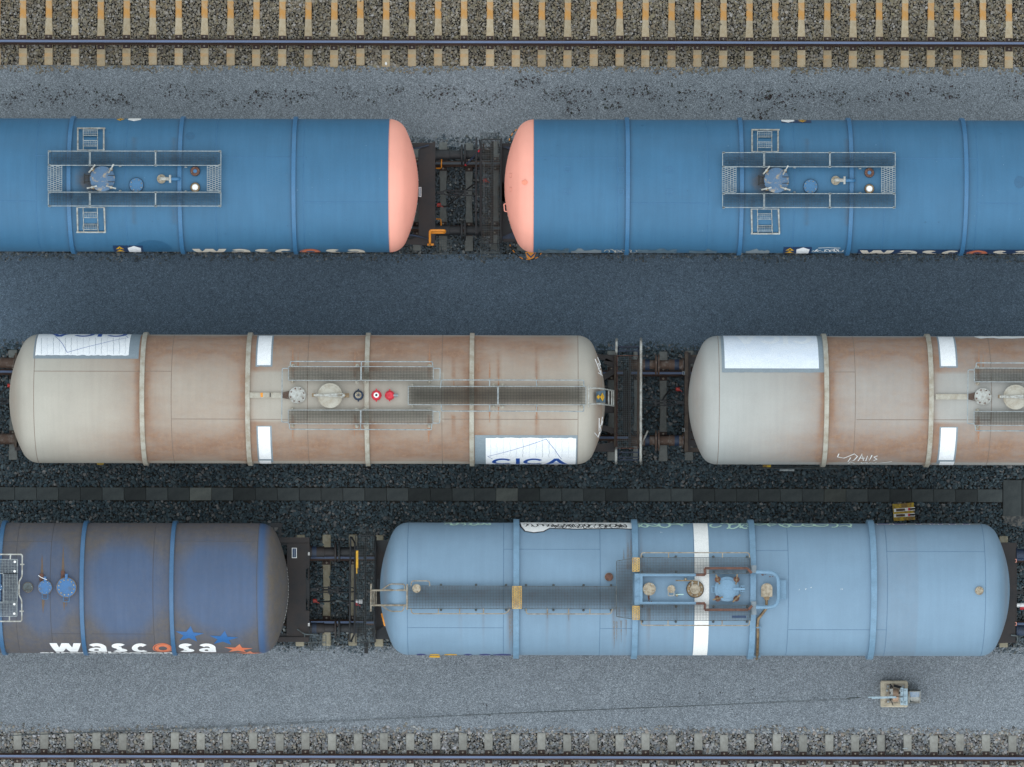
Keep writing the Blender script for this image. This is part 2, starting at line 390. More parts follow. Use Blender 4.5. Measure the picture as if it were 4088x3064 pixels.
for i, (c, nm) in enumerate(zip(RAILC, ('top', 'upper train', 'middle train', 'lower train', 'bottom'))):
    for sgn, sd_ in ((1, 'upper'), (-1, 'lower')):
        if i in (0, 4): lab = {(0, -1): 'shiny steel rail crossing the orange stained sleepers along the top', (0, 1): 'steel rail above the top edge over the orange stained sleepers',
                               (4, 1): 'shiny steel rail crossing the pale grey sleepers along the bottom edge', (4, -1): 'steel rail past the bottom edge over the pale sleepers'}[(i, sgn)]
        else: lab = 'steel rail under the %s half of the %s wagons' % (sd_, ('blue', 'beige', 'lowest row of')[i - 1])
        rail(c + sgn * .7525, lab, 'rail' if i in (0, 4) else 'rail_dark' if i == 1 else 'rail_dull')

def make_sleeper(mat, half, label, group):
    """concrete sleeper centred at its own origin, top at z=0, lying along y"""
    root = thing('railway_sleeper', label, 'sleeper', (0, 0, 0), group)
    st = [(-half, .094, -.012), (-half + .04, .098, -.004), (-.98, .094, 0), (-.60, .090, 0), (-.30, .078, -.014), (0, .075, -.018)]
    st = st + [(-y, hw, z) for y, hw, z in reversed(st[:-1])]
    mb = MB(); vs = []; fs = []
    for y, hw, z in st:
        hw += rnd.uniform(-.003, .003)
        vs += [(-hw - .02, y, -.2), (-hw, y, z - .012), (-hw + .012, y, z), (hw - .012, y, z), (hw, y, z - .012), (hw + .02, y, -.2)]
    for k in range(len(st) - 1):
        for j in range(5): a = k * 6 + j; fs.append((a, a + 1, a + 7, a + 6))
    fs += [tuple(range(5, -1, -1)), tuple((len(st) - 1) * 6 + j for j in range(6))]
    mb.add(vs, fs).build('sleeper_body', mat, root)
    for sy in (-.7525, .7525):
        for q in (-1, 1):
            m = MB(); b = MB()
            m.bbox((-.085, sy + q * .058, -.002), (.085, sy + q * .155, .022))
            m.beam((-.05, sy + q * .075, .035), (-.05, sy + q * .14, .03), .03, .016).beam((.05, sy + q * .075, .035), (.05, sy + q * .14, .03), .03, .016)
            b.lathe((0, sy + q * .105, .022), [(.026, 0), (.026, .02), (.014, .022), (.014, .04)], 8)
            f = m.build('rail_fastening', 'clip', root); b.build('bolt', 'bolt', f)
    return root
def copy_tree(o, parent=None):
    c = o.copy(); COL.objects.link(c); c.parent = parent
    for ch in o.children: copy_tree(ch, c)
    return c
SLEEP = []   # (x, yc, half) for keeping stones off the concrete
def lay(xs, yc, mat, half, label, group):
    proto = make_sleeper(mat, half, label, group)
    for i, px in enumerate(xs):
        o = proto if i == 0 else copy_tree(proto)
        x = P(px, 2650 - 0, 0).x if False else P(px, NY - yc * S, 0).x
        o.location = (x, yc + rnd.uniform(-.02, .02), rnd.uniform(-.004, .004)); o.rotation_euler[2] = rnd.uniform(-.006, .006)
        SLEEP.append((x, o.location.y, half))
        if len(xs) < 10 and len(xs) > 1: o['label'] = label + ', ' + (['leftmost', 'second from the left', 'third from the left', 'fourth from the left', 'fifth from the left', 'sixth from the left'][i])
lay([91.4 + 103.6 * i for i in range(-1, 39)], RAILC[0], 'sleeper_rust', 1.3, 'orange stained concrete sleeper of the track along the top edge', 'sleepers of the top track')
lay([70 + 104.5 * i for i in range(-1, 39)], RAILC[4], 'sleeper_grey', 1.3, 'pale grey concrete sleeper of the track along the bottom edge', 'sleepers of the bottom track')
lay([1665 + 103.7 * i for i in range(-1, 5)], RAILC[1], 'sleeper_dull', 1.26, 'concrete sleeper between the salmon tank ends', 'sleepers between the two blue wagons')
lay([2441 + 103.5 * i for i in range(0, 5)], RAILC[2], 'sleeper_dull', 1.28, 'concrete sleeper between the two beige wagons', 'sleepers between the two beige wagons')
lay([-52, 52], RAILC[2], 'sleeper_dull', 1.28, 'grey sleeper left of the beige wagon', 'sleepers left of the beige wagon')
lay([1199 + 104.9 * i for i in range(0, 5)], RAILC[3], 'sleeper_yellow', 1.3, 'concrete sleeper between grimy and light blue wagons', 'sleepers between the lowest wagons')
lay([4007, 4112], RAILC[3], 'sleeper_yellow', 1.3, 'yellowish sleeper right of the light blue wagon', 'sleepers right of the light blue wagon')

# cable trough lids: a row of slabs through the dark ballast
SLABS = []
def slab(x0, x1, y0, y1, mat, label, group, z=-.012):
    mb = MB().bbox((x0 + .003, y0, -.09), (x1 - .003, y1, z + rnd.uniform(-.004, .003)), .006)
    o = mb.build('concrete_slab', mat); recenter(o, ((x0 + x1) / 2, (y0 + y1) / 2, -.05)); o.rotation_euler[2] = rnd.uniform(-.003, .003)
    SLABS.append((x0, x1, y0, y1)); return tag(o, label, 'slab', group)
ys0, ys1 = gy(2001), gy(1950)
light = {8: 'lighter grey slab in the dark row below the left beige wagon', 22: 'lighter grey slab in the dark row near the centre, scratched', 37: 'lighter grey slab in the dark row below the right beige wagon'}
for i in range(-1, 46):
    a, b = 58.5 + 87.35 * i, 58.5 + 87.35 * (i + 1)
    if b > 3985: b = 4003
    if b - a < 12: continue
    ym = 1975
    x0, x1 = P(a, ym).x, P(b, ym).x
    slab(x0, x1, ys0, ys1, 'slab_light' if i in light else 'slab', light.get(i, 'dark square slab of the cable trough row between the middle and lowest trains'), 'cable trough slabs')
slab(P(4004, 1990).x, P(4079, 1990).x, gy(2057), gy(1913), 'slab', 'large upright grey slab ending the slab row at the right edge', 'cable trough slabs', -.004)
slab(P(4080, 1990).x, P(4200, 1990).x, gy(2057), gy(1913), 'slab', 'large grey slab cut by the right edge', 'cable trough slabs', -.004)
mb = MB(); pts = [(4000, 2060), (4215, 2060), (4215, 2092), (4085, 2110), (4040, 2100), (4012, 2084)]
mb.prism([tuple(P(x, y).xy) for x, y in pts], -.09, -.02)
tag(recenter(mb.build('mortar_patch', 'mortar'), P(4090, 2080, -.05)), 'rough pale mortar patch under the large slabs at the right edge', 'mortar patch')
SLABS.append((P(4030, 2080).x, P(4215, 2080).x, gy(2082), gy(2060)))

# ------------------------------------------------------------------ ballast stones (instanced inside each ballast object)
def rock_group():
    g = bpy.data.node_groups.new('stones', 'GeometryNodeTree')
    g.interface.new_socket('Geometry', in_out='INPUT', socket_type='NodeSocketGeometry')
    g.interface.new_socket('Material', in_out='INPUT', socket_type='NodeSocketMaterial')
    g.interface.new_socket('Geometry', in_out='OUTPUT', socket_type='NodeSocketGeometry')
    N = g.nodes; L = g.links
    gi, go = N.new('NodeGroupInput'), N.new('NodeGroupOutput')
    join = N.new('GeometryNodeJoinGeometry')
    for k in range(8):
        ico = N.new('GeometryNodeMeshIcoSphere'); ico.inputs['Radius'].default_value = 1; ico.inputs['Subdivisions'].default_value = 1
        pos = N.new('GeometryNodeInputPosition'); no = N.new('ShaderNodeTexNoise'); no.noise_dimensions = '4D'
        no.inputs['W'].default_value = k * 3.7 + 1; no.inputs['Scale'].default_value = 1.3; L.new(pos.outputs[0], no.inputs['Vector'])
        sub = N.new('ShaderNodeVectorMath'); sub.operation = 'SUBTRACT'; L.new(no.outputs['Color'], sub.inputs[0]); sub.inputs[1].default_value = (.5, .5, .5)
        mul = N.new('ShaderNodeVectorMath'); mul.operation = 'SCALE'; L.new(sub.outputs[0], mul.inputs[0]); mul.inputs['Scale'].default_value = 1.9
        sp = N.new('GeometryNodeSetPosition'); L.new(ico.outputs[0], sp.inputs['Geometry']); L.new(mul.outputs[0], sp.inputs['Offset'])
        gti = N.new('GeometryNodeGeometryToInstance'); L.new(sp.outputs[0], gti.inputs[0]); L.new(gti.outputs[0], join.inputs[0])
    def na(name, t):
        a = N.new('GeometryNodeInputNamedAttribute'); a.data_type = t; a.inputs['Name'].default_value = name; return a.outputs['Attribute']
    m2p = N.new('GeometryNodeMeshToPoints'); L.new(gi.outputs[0], m2p.inputs[0])
    iop = N.new('GeometryNodeInstanceOnPoints'); iop.inputs['Pick Instance'].default_value = True
    L.new(m2p.outputs[0], iop.inputs['Points']); L.new(join.outputs[0], iop.inputs['Instance'])
    L.new(na('pick', 'INT'), iop.inputs['Instance Index'])
    e2r = N.new('FunctionNodeEulerToRotation'); L.new(na('rot', 'FLOAT_VECTOR'), e2r.inputs[0]); L.new(e2r.outputs[0], iop.inputs['Rotation'])
    L.new(na('scl', 'FLOAT_VECTOR'), iop.inputs['Scale'])
    sm = N.new('GeometryNodeSetMaterial'); L.new(iop.outputs[0], sm.inputs['Geometry']); L.new(gi.outputs['Material'], sm.inputs['Material'])
    L.new(sm.outputs[0], go.inputs[0])
    return g
ROCKS = rock_group()
def edge_noise(x, seed):
    return .035 * math.sin(x * 2.1 + seed) + .025 * math.sin(x * 5.3 + seed * 2) + .02 * math.sin(x * 11.7 + seed * 5)
def ballast(label, mat, y0, y1, seed, soft0=True, soft1=True, size=.0265, X=12.6, pitch=.0415):
    rs = np.random.RandomState(seed)
    xs = np.arange(-X, X, pitch); ys = np.arange(y0 - .12, y1 + .12, pitch)
    gx, gyy = np.meshgrid(xs, ys); x = gx.ravel() + rs.uniform(-.5, .5, gx.size) * pitch; y = gyy.ravel() + rs.uniform(-.5, .5, gx.size) * pitch
    en = lambda s_: .03 * np.sin(x * 2.1 + s_) + .022 * np.sin(x * 5.3 + s_ * 2) + .02 * np.sin(x * 11.7 + s_ * 5)
    keep = (y > y0 + en(seed) * soft0 + rs.normal(0, .03, x.size) * soft0) & (y < y1 + en(seed + 9) * soft1 + rs.normal(0, .03, x.size) * soft1)
    for sx, sy, hl in SLEEP:
        if sy + hl < y0 - .3 or sy - hl > y1 + .3: continue
        near = (np.abs(x - sx) < .16)
        m = rs.uniform(.06, .108, x.size)
        keep &= ~(near & (np.abs(x - sx) < m) & (np.abs(y - sy) < hl - rs.uniform(-.02, .05, x.size))) | (rs.uniform(0, 1, x.size) < .012)
    for a, b, c, d in SLABS:
        keep &= ~((x > a - .012) & (x < b + .012) & (y > c - .018) & (y < d + .018))
    x, y = x[keep], y[keep]; n = x.size
    # lower under and right beside the rails
    z = -.045 + rs.uniform(-.012, .016, n)
    for c in RAILC:
        for q in (-1, 1): z = np.where(np.abs(y - c - q * .7525) < .1, z - .022, z)
    s = size * rs.lognormal(0, .22, n).clip(.6, 1.8)
    scl = np.stack([s * rs.uniform(.8, 1.25, n), s * rs.uniform(.8, 1.25, n), s * rs.uniform(.55, .95, n)], 1)
    rot = np.stack([rs.uniform(-.5, .5, n), rs.uniform(-.5, .5, n), rs.uniform(0, 6.28, n)], 1)
    me = bpy.data.meshes.new('ballast'); me.vertices.add(n); me.vertices.foreach_set('co', np.stack([x, y, z], 1).astype('f').ravel())
    for nm, t, d, f in (('rot', 'FLOAT_VECTOR', rot, 'vector'), ('scl', 'FLOAT_VECTOR', scl, 'vector'), ('pick', 'INT', rs.randint(0, 8, n), 'value')):
        a = me.attributes.new(nm, t, 'POINT'); a.data.foreach_set(f, (d.astype('i') if t == 'INT' else d.astype('f')).ravel())
    me.update()
    me.materials.append(M[mat])
    o = bpy.data.objects.new('ballast', me); COL.objects.link(o); tag(o, label, 'ballast', None, 'stuff')
    mod = o.modifiers.new('stones', 'NODES'); mod.node_group = ROCKS
    for it in ROCKS.interface.items_tree:
        if it.name == 'Material': mod[it.identifier] = M[mat]
    return n
nst = 0
nst += ballast('warm grey ballast stones round the orange stained sleepers', 'stone_warm', Y['a'], gy(-110), 3, True, False)
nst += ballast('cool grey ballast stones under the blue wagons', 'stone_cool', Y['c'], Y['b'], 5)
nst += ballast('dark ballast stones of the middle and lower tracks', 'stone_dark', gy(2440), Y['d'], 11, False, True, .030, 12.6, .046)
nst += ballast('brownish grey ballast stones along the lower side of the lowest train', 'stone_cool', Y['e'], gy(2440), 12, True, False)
nst += ballast('pale grey ballast stones round the bottom track', 'stone_grey', gy(3064 + 150), Y['f'], 17, False, True, .029)
print('stones', nst)
# ================================================================== wagons
def text_mesh(txt, bold=.0, space=1.0):
    c = bpy.data.curves.new('t', 'FONT'); c.body = txt; c.size = 1; c.offset = bold; c.space_character = space; c.resolution_u = 5
    o = bpy.data.objects.new('t', c); COL.objects.link(o); bpy.context.view_layer.update()
    me = bpy.data.meshes.new_from_object(o.evaluated_get(bpy.context.evaluated_depsgraph_get()))
    vs = [v.co.copy() for v in me.vertices]; fs = [tuple(p.vertices) for p in me.polygons]
    bpy.data.objects.remove(o); bpy.data.curves.remove(c); bpy.data.meshes.remove(me)
    return vs, fs
class Wagon:
    def __init__(s, row, R, tipL, capL, capR, tipR, label, zc=2.7, yoff=0.0):
        """pixel x of tip (axis height) and of the cap weld (top of the shell) at each end"""
        s.yc = RAILC[row] + yoff; s.R = R; s.zc = zc
        s.py = 2650 - s.yc * S                     # nominal pixel row of the track centre
        zt = zc + R
        s.xl = P(capL, s.py, zt).x; s.xr = P(capR, s.py, zt).x
        s.dl = s.xl - P(tipL, s.py, zc).x; s.dr = P(tipR, s.py, zc).x - s.xr
        s.root = thing('tank_wagon', label, 'tank wagon', ((s.xl + s.xr) / 2, s.yc, 0), 'tank wagons on the three middle tracks')
        s.L = s.root.location.x
    def X(s, px): return P(px, s.py, s.zc + s.R).x                # x of a point on the crown of the shell
    def hit(s, px, py, r=None):
        """where the sight line through an image point meets the shell -> x, arc length (south positive)"""
        r = r or s.R; g = P(px, py, 0); o = Vector((0, 0, H)); d = g - o
        oy, oz = o.y - s.yc, o.z - s.zc; a = d.y ** 2 + d.z ** 2; b = 2 * (oy * d.y + oz * d.z); c = oy * oy + oz * oz - r * r
        q = b * b - 4 * a * c
        t = (-b - math.sqrt(max(q, 0))) / (2 * a); p = o + d * t
        th = math.atan2(-(p.y - s.yc), p.z - s.zc)
        return p.x, th * s.R
    def wrap(s, x, a, off=.004):
        t = a / s.R; r = s.R + off
        return (x, s.yc - r * math.sin(t), s.zc + r * math.cos(t))
    def decal(s, name, mat, polys, off=.004, label=None):
        """polys: list of (verts2d, faces) in (x, arc)"""
        bm = bmesh.new()
        for k_, (vs, fs) in enumerate(polys):
            bv = [bm.verts.new((v[0], v[1], .00012 * k_)) for v in vs]
            for f in fs:
                try: bm.faces.new([bv[i] for i in f])
                except ValueError: pass
        ys = [v.co.y for v in bm.verts]; a = math.floor(min(ys) / .05) * .05
        while a < max(ys):
            bmesh.ops.bisect_plane(bm, geom=bm.verts[:] + bm.edges[:] + bm.faces[:], plane_co=(0, a, 0), plane_no=(0, 1, 0)); a += .05
        mb = MB(); bm.verts.index_update()
        mb.v = [s.wrap(v.co.x, v.co.y, off + v.co.z) for v in bm.verts]; mb.f = [tuple(v.index for v in f.verts) for f in bm.faces]; bm.free()
        o = mb.build(name, mat, s.root, label=label)
        # outward-facing
        return o
    def pxpoly(s, pts): v = [s.hit(*p) for p in pts]; return (v, [tuple(range(len(v)))])
    def stroke(s, pts, wd):
        """ribbon of width wd (m) along points in (x, arc)"""
        vs, fs = [], []; pts = [Vector(p) for p in pts]
        for i, p in enumerate(pts):
            d = (pts[min(i + 1, len(pts) - 1)] - pts[max(i - 1, 0)]); d = d.normalized() if d.length > 0 else Vector((1, 0)); n = Vector((-d.y, d.x)) * wd / 2
            vs += [p + n, p - n]
        for i in range(len(pts) - 1): fs.append((2 * i, 2 * i + 1, 2 * i + 3, 2 * i + 2))
        return vs, fs
    def text(s, txt, x0, x1, a_top, a_bot, bold=.03, name='lettering', mat='white', off=.005, build=True, flip=False):
        """a_top/a_bot: arcs of the top and base of the x-height box"""
        vs, fs = text_mesh(txt, bold); xa, xb = min(v.x for v in vs), max(v.x for v in vs); ya, yb = min(v.y for v in vs), max(v.y for v in vs)
        out = []
        for v in vs:
            u = (v.x - xa) / (xb - xa); h = (v.y - ya) / (yb - ya)
            if flip: u = 1 - u
            out.append((x0 + (x1 - x0) * u, a_bot + (a_top - a_bot) * h))
        return s.decal(name, mat, [(out, fs)], off) if build else (out, fs)
    def profile(s, side):
        """dished end: list of (dx outwards, radius)"""
        dep = s.dl if side < 0 else s.dr; R = s.R
        out = []
        kn = .27 * R; n1 = 8
        # knuckle arc then flatter dish, fitted so that the total depth is dep
        best = None
        for i in range(40, 88):
            phi = R_(i) # knuckle sweep
            xk, rk = kn * math.sin(phi), R - kn + kn * math.cos(phi)
            Rd = rk / math.sin(math.pi / 2 - phi) if phi < math.pi / 2 - .01 else 1e9
            tot = xk + Rd * (1 - math.cos(math.asin(min(1, rk / Rd))))
            if best is None or abs(tot - dep) < best[0]: best = (abs(tot - dep), phi, xk, rk, Rd, tot)
        _, phi, xk, rk, Rd, tot = best
        k = dep / tot
        for i in range(n1 + 1): t = phi * i / n1; out.append((kn * math.sin(t) * k, R - kn + kn * math.cos(t)))
        a0 = math.asin(min(1, rk / Rd))
        for i in range(1, 25): t = a0 * (1 - i / 24); out.append(((xk + Rd * (math.cos(t) - math.cos(a0))) * k, max(Rd * math.sin(t), .004)))
        return out
    def shell(s, mat, dirt, capmat=None, capdirt=None, nth=120):
        """main barrel and the two ends; dirt(x, arc) -> 0..1"""
        def revolve(name, st, mt, fn, label=None):
            n = nth; vs = []; dd = []
            for x, r in st:
                for j in range(n):
                    t = 2 * math.pi * j / n - math.pi; vs.append((x - s.L, -r * math.sin(t), s.zc + r * math.cos(t))); dd.append(fn(x, t * s.R, r))
            fs = [(i * n + j, i * n + (j + 1) % n, (i + 1) * n + (j + 1) % n, (i + 1) * n + j) for i in range(len(st) - 1) for j in range(n)]
            me = bpy.data.meshes.new(name); me.from_pydata(vs, [], fs); me.polygons.foreach_set('use_smooth', [True] * len(fs))
            a = me.attributes.new('dirt', 'FLOAT', 'POINT'); a.data.foreach_set('value', dd)
            me.materials.append(M[mt]); me.update(); bm = bmesh.new(); bm.from_mesh(me); bmesh.ops.recalc_face_normals(bm, faces=bm.faces); bm.to_mesh(me); bm.free()
            o = bpy.data.objects.new(name, me); COL.objects.link(o); o.parent = s.root
            if label: o['label'] = label
            return o
        n = int((s.xr - s.xl) / .045)
        pl, pr = s.profile(-1), s.profile(1)
        st = [(s.xl + (s.xr - s.xl) * i / n, s.R) for i in range(n + 1)]
        s.tank = revolve('tank', st, mat, lambda x, a, r: dirt(x, a))
        cd_ = capdirt or (lambda x, a, r: dirt(x, a))
        e1 = revolve('tank_end', [(s.xl - d, r) for d, r in reversed(pl)], capmat or mat, cd_)
        e2 = revolve('tank_end', [(s.xr + d, r) for d, r in pr], capmat or mat, cd_)
        return s.tank
    def ring(s, px, wd, ht, mat, xw=None):
        x = xw if xw is not None else P(px, s.py, s.zc + s.R + ht).x
        mb = MB(); r0, r1 = s.R - .01, s.R + ht; n = 120; vs, fs = [], []
        c = min(.006, ht / 3)
        pr = [(-wd / 2, r0), (-wd / 2, r1 - c), (-wd / 2 + c, r1), (wd / 2 - c, r1), (wd / 2, r1 - c), (wd / 2, r0)]
        for j in range(n):
            t = 2 * math.pi * j / n
            for u, r in pr: vs.append((x + u, s.yc + r * math.sin(t), s.zc + r * math.cos(t)))
        k = len(pr)
        for j in range(n):
            for i in range(k - 1): a = j * k + i; b = ((j + 1) % n) * k + i; fs.append((a, a + 1, b + 1, b))
        return mb.add(vs, fs).build('stiffening_ring', mat, s.root, smooth=True)
    def seams(s, circ, longi, mat):
        """weld beads: circ pixel xs on the crown; longi (px0, px1, py)"""
        n = 96
        for px in circ:
            x = s.X(px); vs, fs = [], []
            for j in range(n):
                t = 2 * math.pi * j / n
                for u, r in ((-.007, s.R - .001), (-.003, s.R + .005), (.003, s.R + .005), (.007, s.R - .001)): vs.append((x + u, s.yc + r * math.sin(t), s.zc + r * math.cos(t)))
            for j in range(n):
                for i in range(3): a = j * 4 + i; b = ((j + 1) % n) * 4 + i; fs.append((a, a + 1, b + 1, b))
            MB().add(vs, fs).build('weld_seam', mat, s.root, smooth=True)
        for a, b, py in longi:
            _, arc = s.hit((a + b) / 2, py); x0, x1 = s.X(a), s.X(b)
            vs = []
            for x in (x0, x1):
                for da, o in ((-.007, -.001), (-.003, .005), (.003, .005), (.007, -.001)): vs.append(s.wrap(x, arc + da, o))
            MB().add(vs, [(i, i + 1, i + 5, i + 4) for i in range(3)]).build('weld_seam', mat, s.root, smooth=True)
    def surf(s, x, y):
        """z of the shell at world y"""
        d = min(abs(y - s.yc), s.R * .995); return s.zc + math.sqrt(s.R ** 2 - d * d)

def grating(mb_frame, mb_bars, x0, x1, y0, y1, z, pitch=.034, bw=.0055, bh=.042, poly=None, frame=True):
    def rng(y):   # x-range at y for a clipped outline
        if not poly: return x0, x1
        xs = []
        for (ax, ay), (bx, by) in zip(poly, poly[1:] + poly[:1]):
            if (ay - y) * (by - y) <= 0 and ay != by: xs.append(ax + (bx - ax) * (y - ay) / (by - ay))
        return (min(xs), max(xs)) if len(xs) > 1 else (x0, x0)
    def rngx(x):
        if not poly: return y0, y1
        ys = []
        for (ax, ay), (bx, by) in zip(poly, poly[1:] + poly[:1]):
            if (ax - x) * (bx - x) <= 0 and ax != bx: ys.append(ay + (by - ay) * (x - ax) / (bx - ax))
        return (min(ys), max(ys)) if len(ys) > 1 else (y0, y0)
    n = max(1, round((x1 - x0) / pitch))
    for i in range(1, n):
        x = x0 + (x1 - x0) * i / n; a, b = rngx(x)
        mb_bars.box((x - bw / 2, a, z - bh), (x + bw / 2, b, z))
    n = max(1, round((y1 - y0) / pitch))
    for i in range(1, n):
        y = y0 + (y1 - y0) * i / n; a, b = rng(y)
        mb_bars.box((a, y - bw / 2, z - bh * .8), (b, y + bw / 2, z + .0015))
    if frame:
        P_ = poly or [(x0, y0), (x1, y0), (x1, y1), (x0, y1)]
        for a, b in zip(P_, P_[1:] + P_[:1]): mb_frame.beam((a[0], a[1], z - .012), (b[0], b[1], z - .012), .015, .04)
def perf(mb, x0, x1, y0, y1, z, nx, ny):
    """anti-slip plank: ribs with staggered slots (real holes)"""
    xs = [x0 + (x1 - x0) * i / nx for i in range(nx + 1)]
    for i in range(nx + 1): mb.box((xs[i] - .005, y0, z - .02), (xs[i] + .005, y1, z))
    for i in range(nx):
        for j in range(ny + 1):
            y = y0 + (y1 - y0) * (j + (.5 if i % 2 else 0)) / ny
            if y > y1: continue
            mb.box((xs[i] + .006, y - .007, z - .018), (xs[i + 1] - .006, y + .007, z - .002))
    mb.beam((x0, y0, z - .01), (x1, y0, z - .01), .012, .03).beam((x0, y1, z - .01), (x1, y1, z - .01), .012, .03)
def wheelset(wg, x):
    b = MB()
    for q in (-1, 1): b.lathe((x, wg.yc + q * .75, .17 + .46), [(.05, -.1), (.46, -.065), (.46, -.05), (.49, -.045), (.49, -.035), (.46, -.03), (.455, .065), (.4, .06), (.36, .02), (.15, .02), (.13, .1), (.05, .1)] if q > 0 else [(.05, -.1), (.13, -.1), (.15, -.02), (.36, -.02), (.4, -.06), (.455, -.065), (.46, .03), (.49, .035), (.49, .045), (.46, .05), (.46, .065), (.05, .1)], 36, 'y')
    b.lathe((x, wg.yc, .63), [(.08, -1.0), (.08, 1.0)], 16, 'y')
    b.build('wheelset', 'wheel', wg.root, smooth=True)
def underframe(wg, xa, xb, mat, ends=(1, 1)):
    """centre sill, side sills, tank saddles and two bogies"""
    y = wg.yc; mb = MB()
    mb.box((xa, y - .22, .95), (xb, y + .22, 1.16))
    for q in (-1, 1): mb.box((xa, y + q * 1.02, .98), (xb, y + q * 1.12, 1.185))
    mb.build('underframe', mat, wg.root)
    for xc in (xa + 1.9, xb - 1.9):
        sd_ = MB()
        for k in range(10):
            t = -1.0 + 2.0 * k / 9
            if k < 9:
                t2 = -1.0 + 2.0 * (k + 1) / 9; z = lambda t: wg.zc - math.sqrt(wg.R ** 2 - t * t)
                sd_.add([(xc - .12, y + t, 1.16), (xc + .12, y + t, 1.16), (xc + .12, y + t2, 1.16), (xc - .12, y + t2, 1.16), (xc - .12, y + t, z(t)), (xc + .12, y + t, z(t)), (xc + .12, y + t2, z(t2)), (xc - .12, y + t2, z(t2))],
                       [(0, 3, 2, 1), (4, 5, 6, 7), (0, 1, 5, 4), (1, 2, 6, 5), (2, 3, 7, 6), (3, 0, 4, 7)])
        sd_.build('tank_saddle', mat, wg.root)
        bg_ = MB()
        for q in (-1, 1):
            bg_.beam((xc - 1.2, y + q * 1.0, .66), (xc - .5, y + q * 1.0, .78), .1, .18).beam((xc - .5, y + q * 1.0, .78), (xc + .5, y + q * 1.0, .78), .1, .2).beam((xc + .5, y + q * 1.0, .78), (xc + 1.2, y + q * 1.0, .66), .1, .18)
            for e in (-.9, .9): bg_.bbox((xc + e - .13, y + q * .98, .5), (xc + e + .13, y + q * 1.14, .76), .02)
        bg_.box((xc - .25, y - 1.0, .7), (xc + .25, y + 1.0, .92)); bg_.build('bogie_frame', mat, wg.root)
        for e in (-.9, .9): wheelset(wg, xc + e)
def buffer(wg, px, py, side, mat, length=.6, tape=None, r=.122):
    """px: pixel of the headstock face; side +1 points to the right"""
    c = P(px, py, 1.05); c = Vector((c.x, c.y, 1.05))
    q = 1 if side > 0 else -1; f = lambda pr: [(a, q * b) for a, b in pr]
    mb = MB().lathe(c, f([(r + .05, 0), (r + .05, .02), (r, .022), (r, .30), (r + .008, .30), (r + .008, .33), (r - .018, .335), (r - .018, length - .05)]), 28, 'x')
    o = mb.build('buffer', mat, wg.root, smooth=True)
    MB().lathe(c, f([(.10, length - .055), (.235, length - .045), (.24, length - .03), (.235, length - .008), (.1, length)]), 36, 'x').build('buffer_head', mat, o, smooth=True)
    if tape: MB().lathe(c, f([(r + .003, tape), (r + .004, tape + .004), (r + .004, tape + .1), (r + .003, tape + .104)]), 28, 'x').build('blue_band', 'frame_blue', o, smooth=True)
    return o
def coupling(wg, px0, px1, py, mat='frame_dark'):
    y = P(px0, py, .95).y; x0, x1 = P(px0, py, .95).x, P(px1, py, .95).x; d = 1 if x1 > x0 else -1; L = abs(x1 - x0)
    mb = MB(); z = .95
    mb.beam((x0, y, z), (x0 + d * .16, y, z), .07, .09)
    mb.tube([(x0 + d * .16, y - .03, z), (x0 + d * .24, y - .06, z), (x0 + d * .3, y - .02, z), (x0 + d * .3, y + .03, z), (x0 + d * .22, y + .06, z), (x0 + d * .14, y + .03, z)], .018)
    o = mb.build('draw_hook', mat, wg.root, smooth=True)
    s2 = MB()
    for q in (-1, 1): s2.tube([(x0 + d * .22, y + q * .055, z - .03), (x0 + d * L * .5, y + q * .06, z - .1), (x0 + d * L * .95, y + q * .05, z - .05)], .013)
    s2.lathe((x0 + d * L * .5 - .1, y, z - .1), [(.02, -.12), (.02, 0), (.045, 0), (.045, .07), (.02, .07), (.02, .3)], 12, 'x')
    for t in (.42, .62): s2.beam((x0 + d * L * t, y - .085, z - .1), (x0 + d * L * t, y + .085, z - .1), .05, .05)
    s2.tube([(x0 + d * L * .95, y - .05, z - .05), (x0 + d * L, y - .03, z), (x0 + d * L, y + .03, z), (x0 + d * L * .95, y + .05, z - .05)], .015)
    s2.build('screw_coupling', mat, wg.root, smooth=True)
def hose(wg, pts, r=.02, name='brake_hose'):
    P3 = [P(a, b, z) for a, b, z in pts]
    out = []
    n = len(P3)
    for i in range(n - 1):
        p0, p1, p2, p3 = P3[max(i - 1, 0)], P3[i], P3[i + 1], P3[min(i + 2, n - 1)]
        for k in range(6):
            t = k / 6; out.append(.5 * ((2 * p1) + (p2 - p0) * t + (2 * p0 - 5 * p1 + 4 * p2 - p3) * t * t + (3 * p1 - p0 - 3 * p2 + p3) * t ** 3))
    out.append(P3[-1])
    return MB().tube(out, r, 8).build(name, 'rubber', wg.root, smooth=True)
def cock(wg, px, py, z=.9, mat='red_dark'):
    c = P(px, py, z); mb = MB().lathe(c, [(.03, -.05), (.045, -.04), (.045, .04), (.03, .05)], 12, 'x').lathe(c, [(.025, -.06), (.03, 0), (.02, .07)], 10)
    mb.beam(c + Vector((0, .01, .06)), c + Vector((.1, -.06, .06)), .018, .01)
    return mb.build('angle_cock', mat, wg.root, smooth=True)
def tubes(wg, name, mat, paths, r=.016, bend=.05, n=8):
    if name in ('ladder_rung', 'valve_spindle', 'shunter_handle', 'lever_tip', 'stiffener', 'end_railing', 'ladder_guard', 'shunter_step'):
        for p in paths: MB().tube([P(*q) for q in p], r, n, bend).build(name, mat, wg.root, smooth=True)
        return
    if name == 'safety_railing':
        return railings(wg, name, mat, paths, r, bend, n)
    mb = MB()
    for p in paths: mb.tube([P(*q) for q in p], r, n, bend)
    return mb.build(name, mat, wg.root, smooth=True)
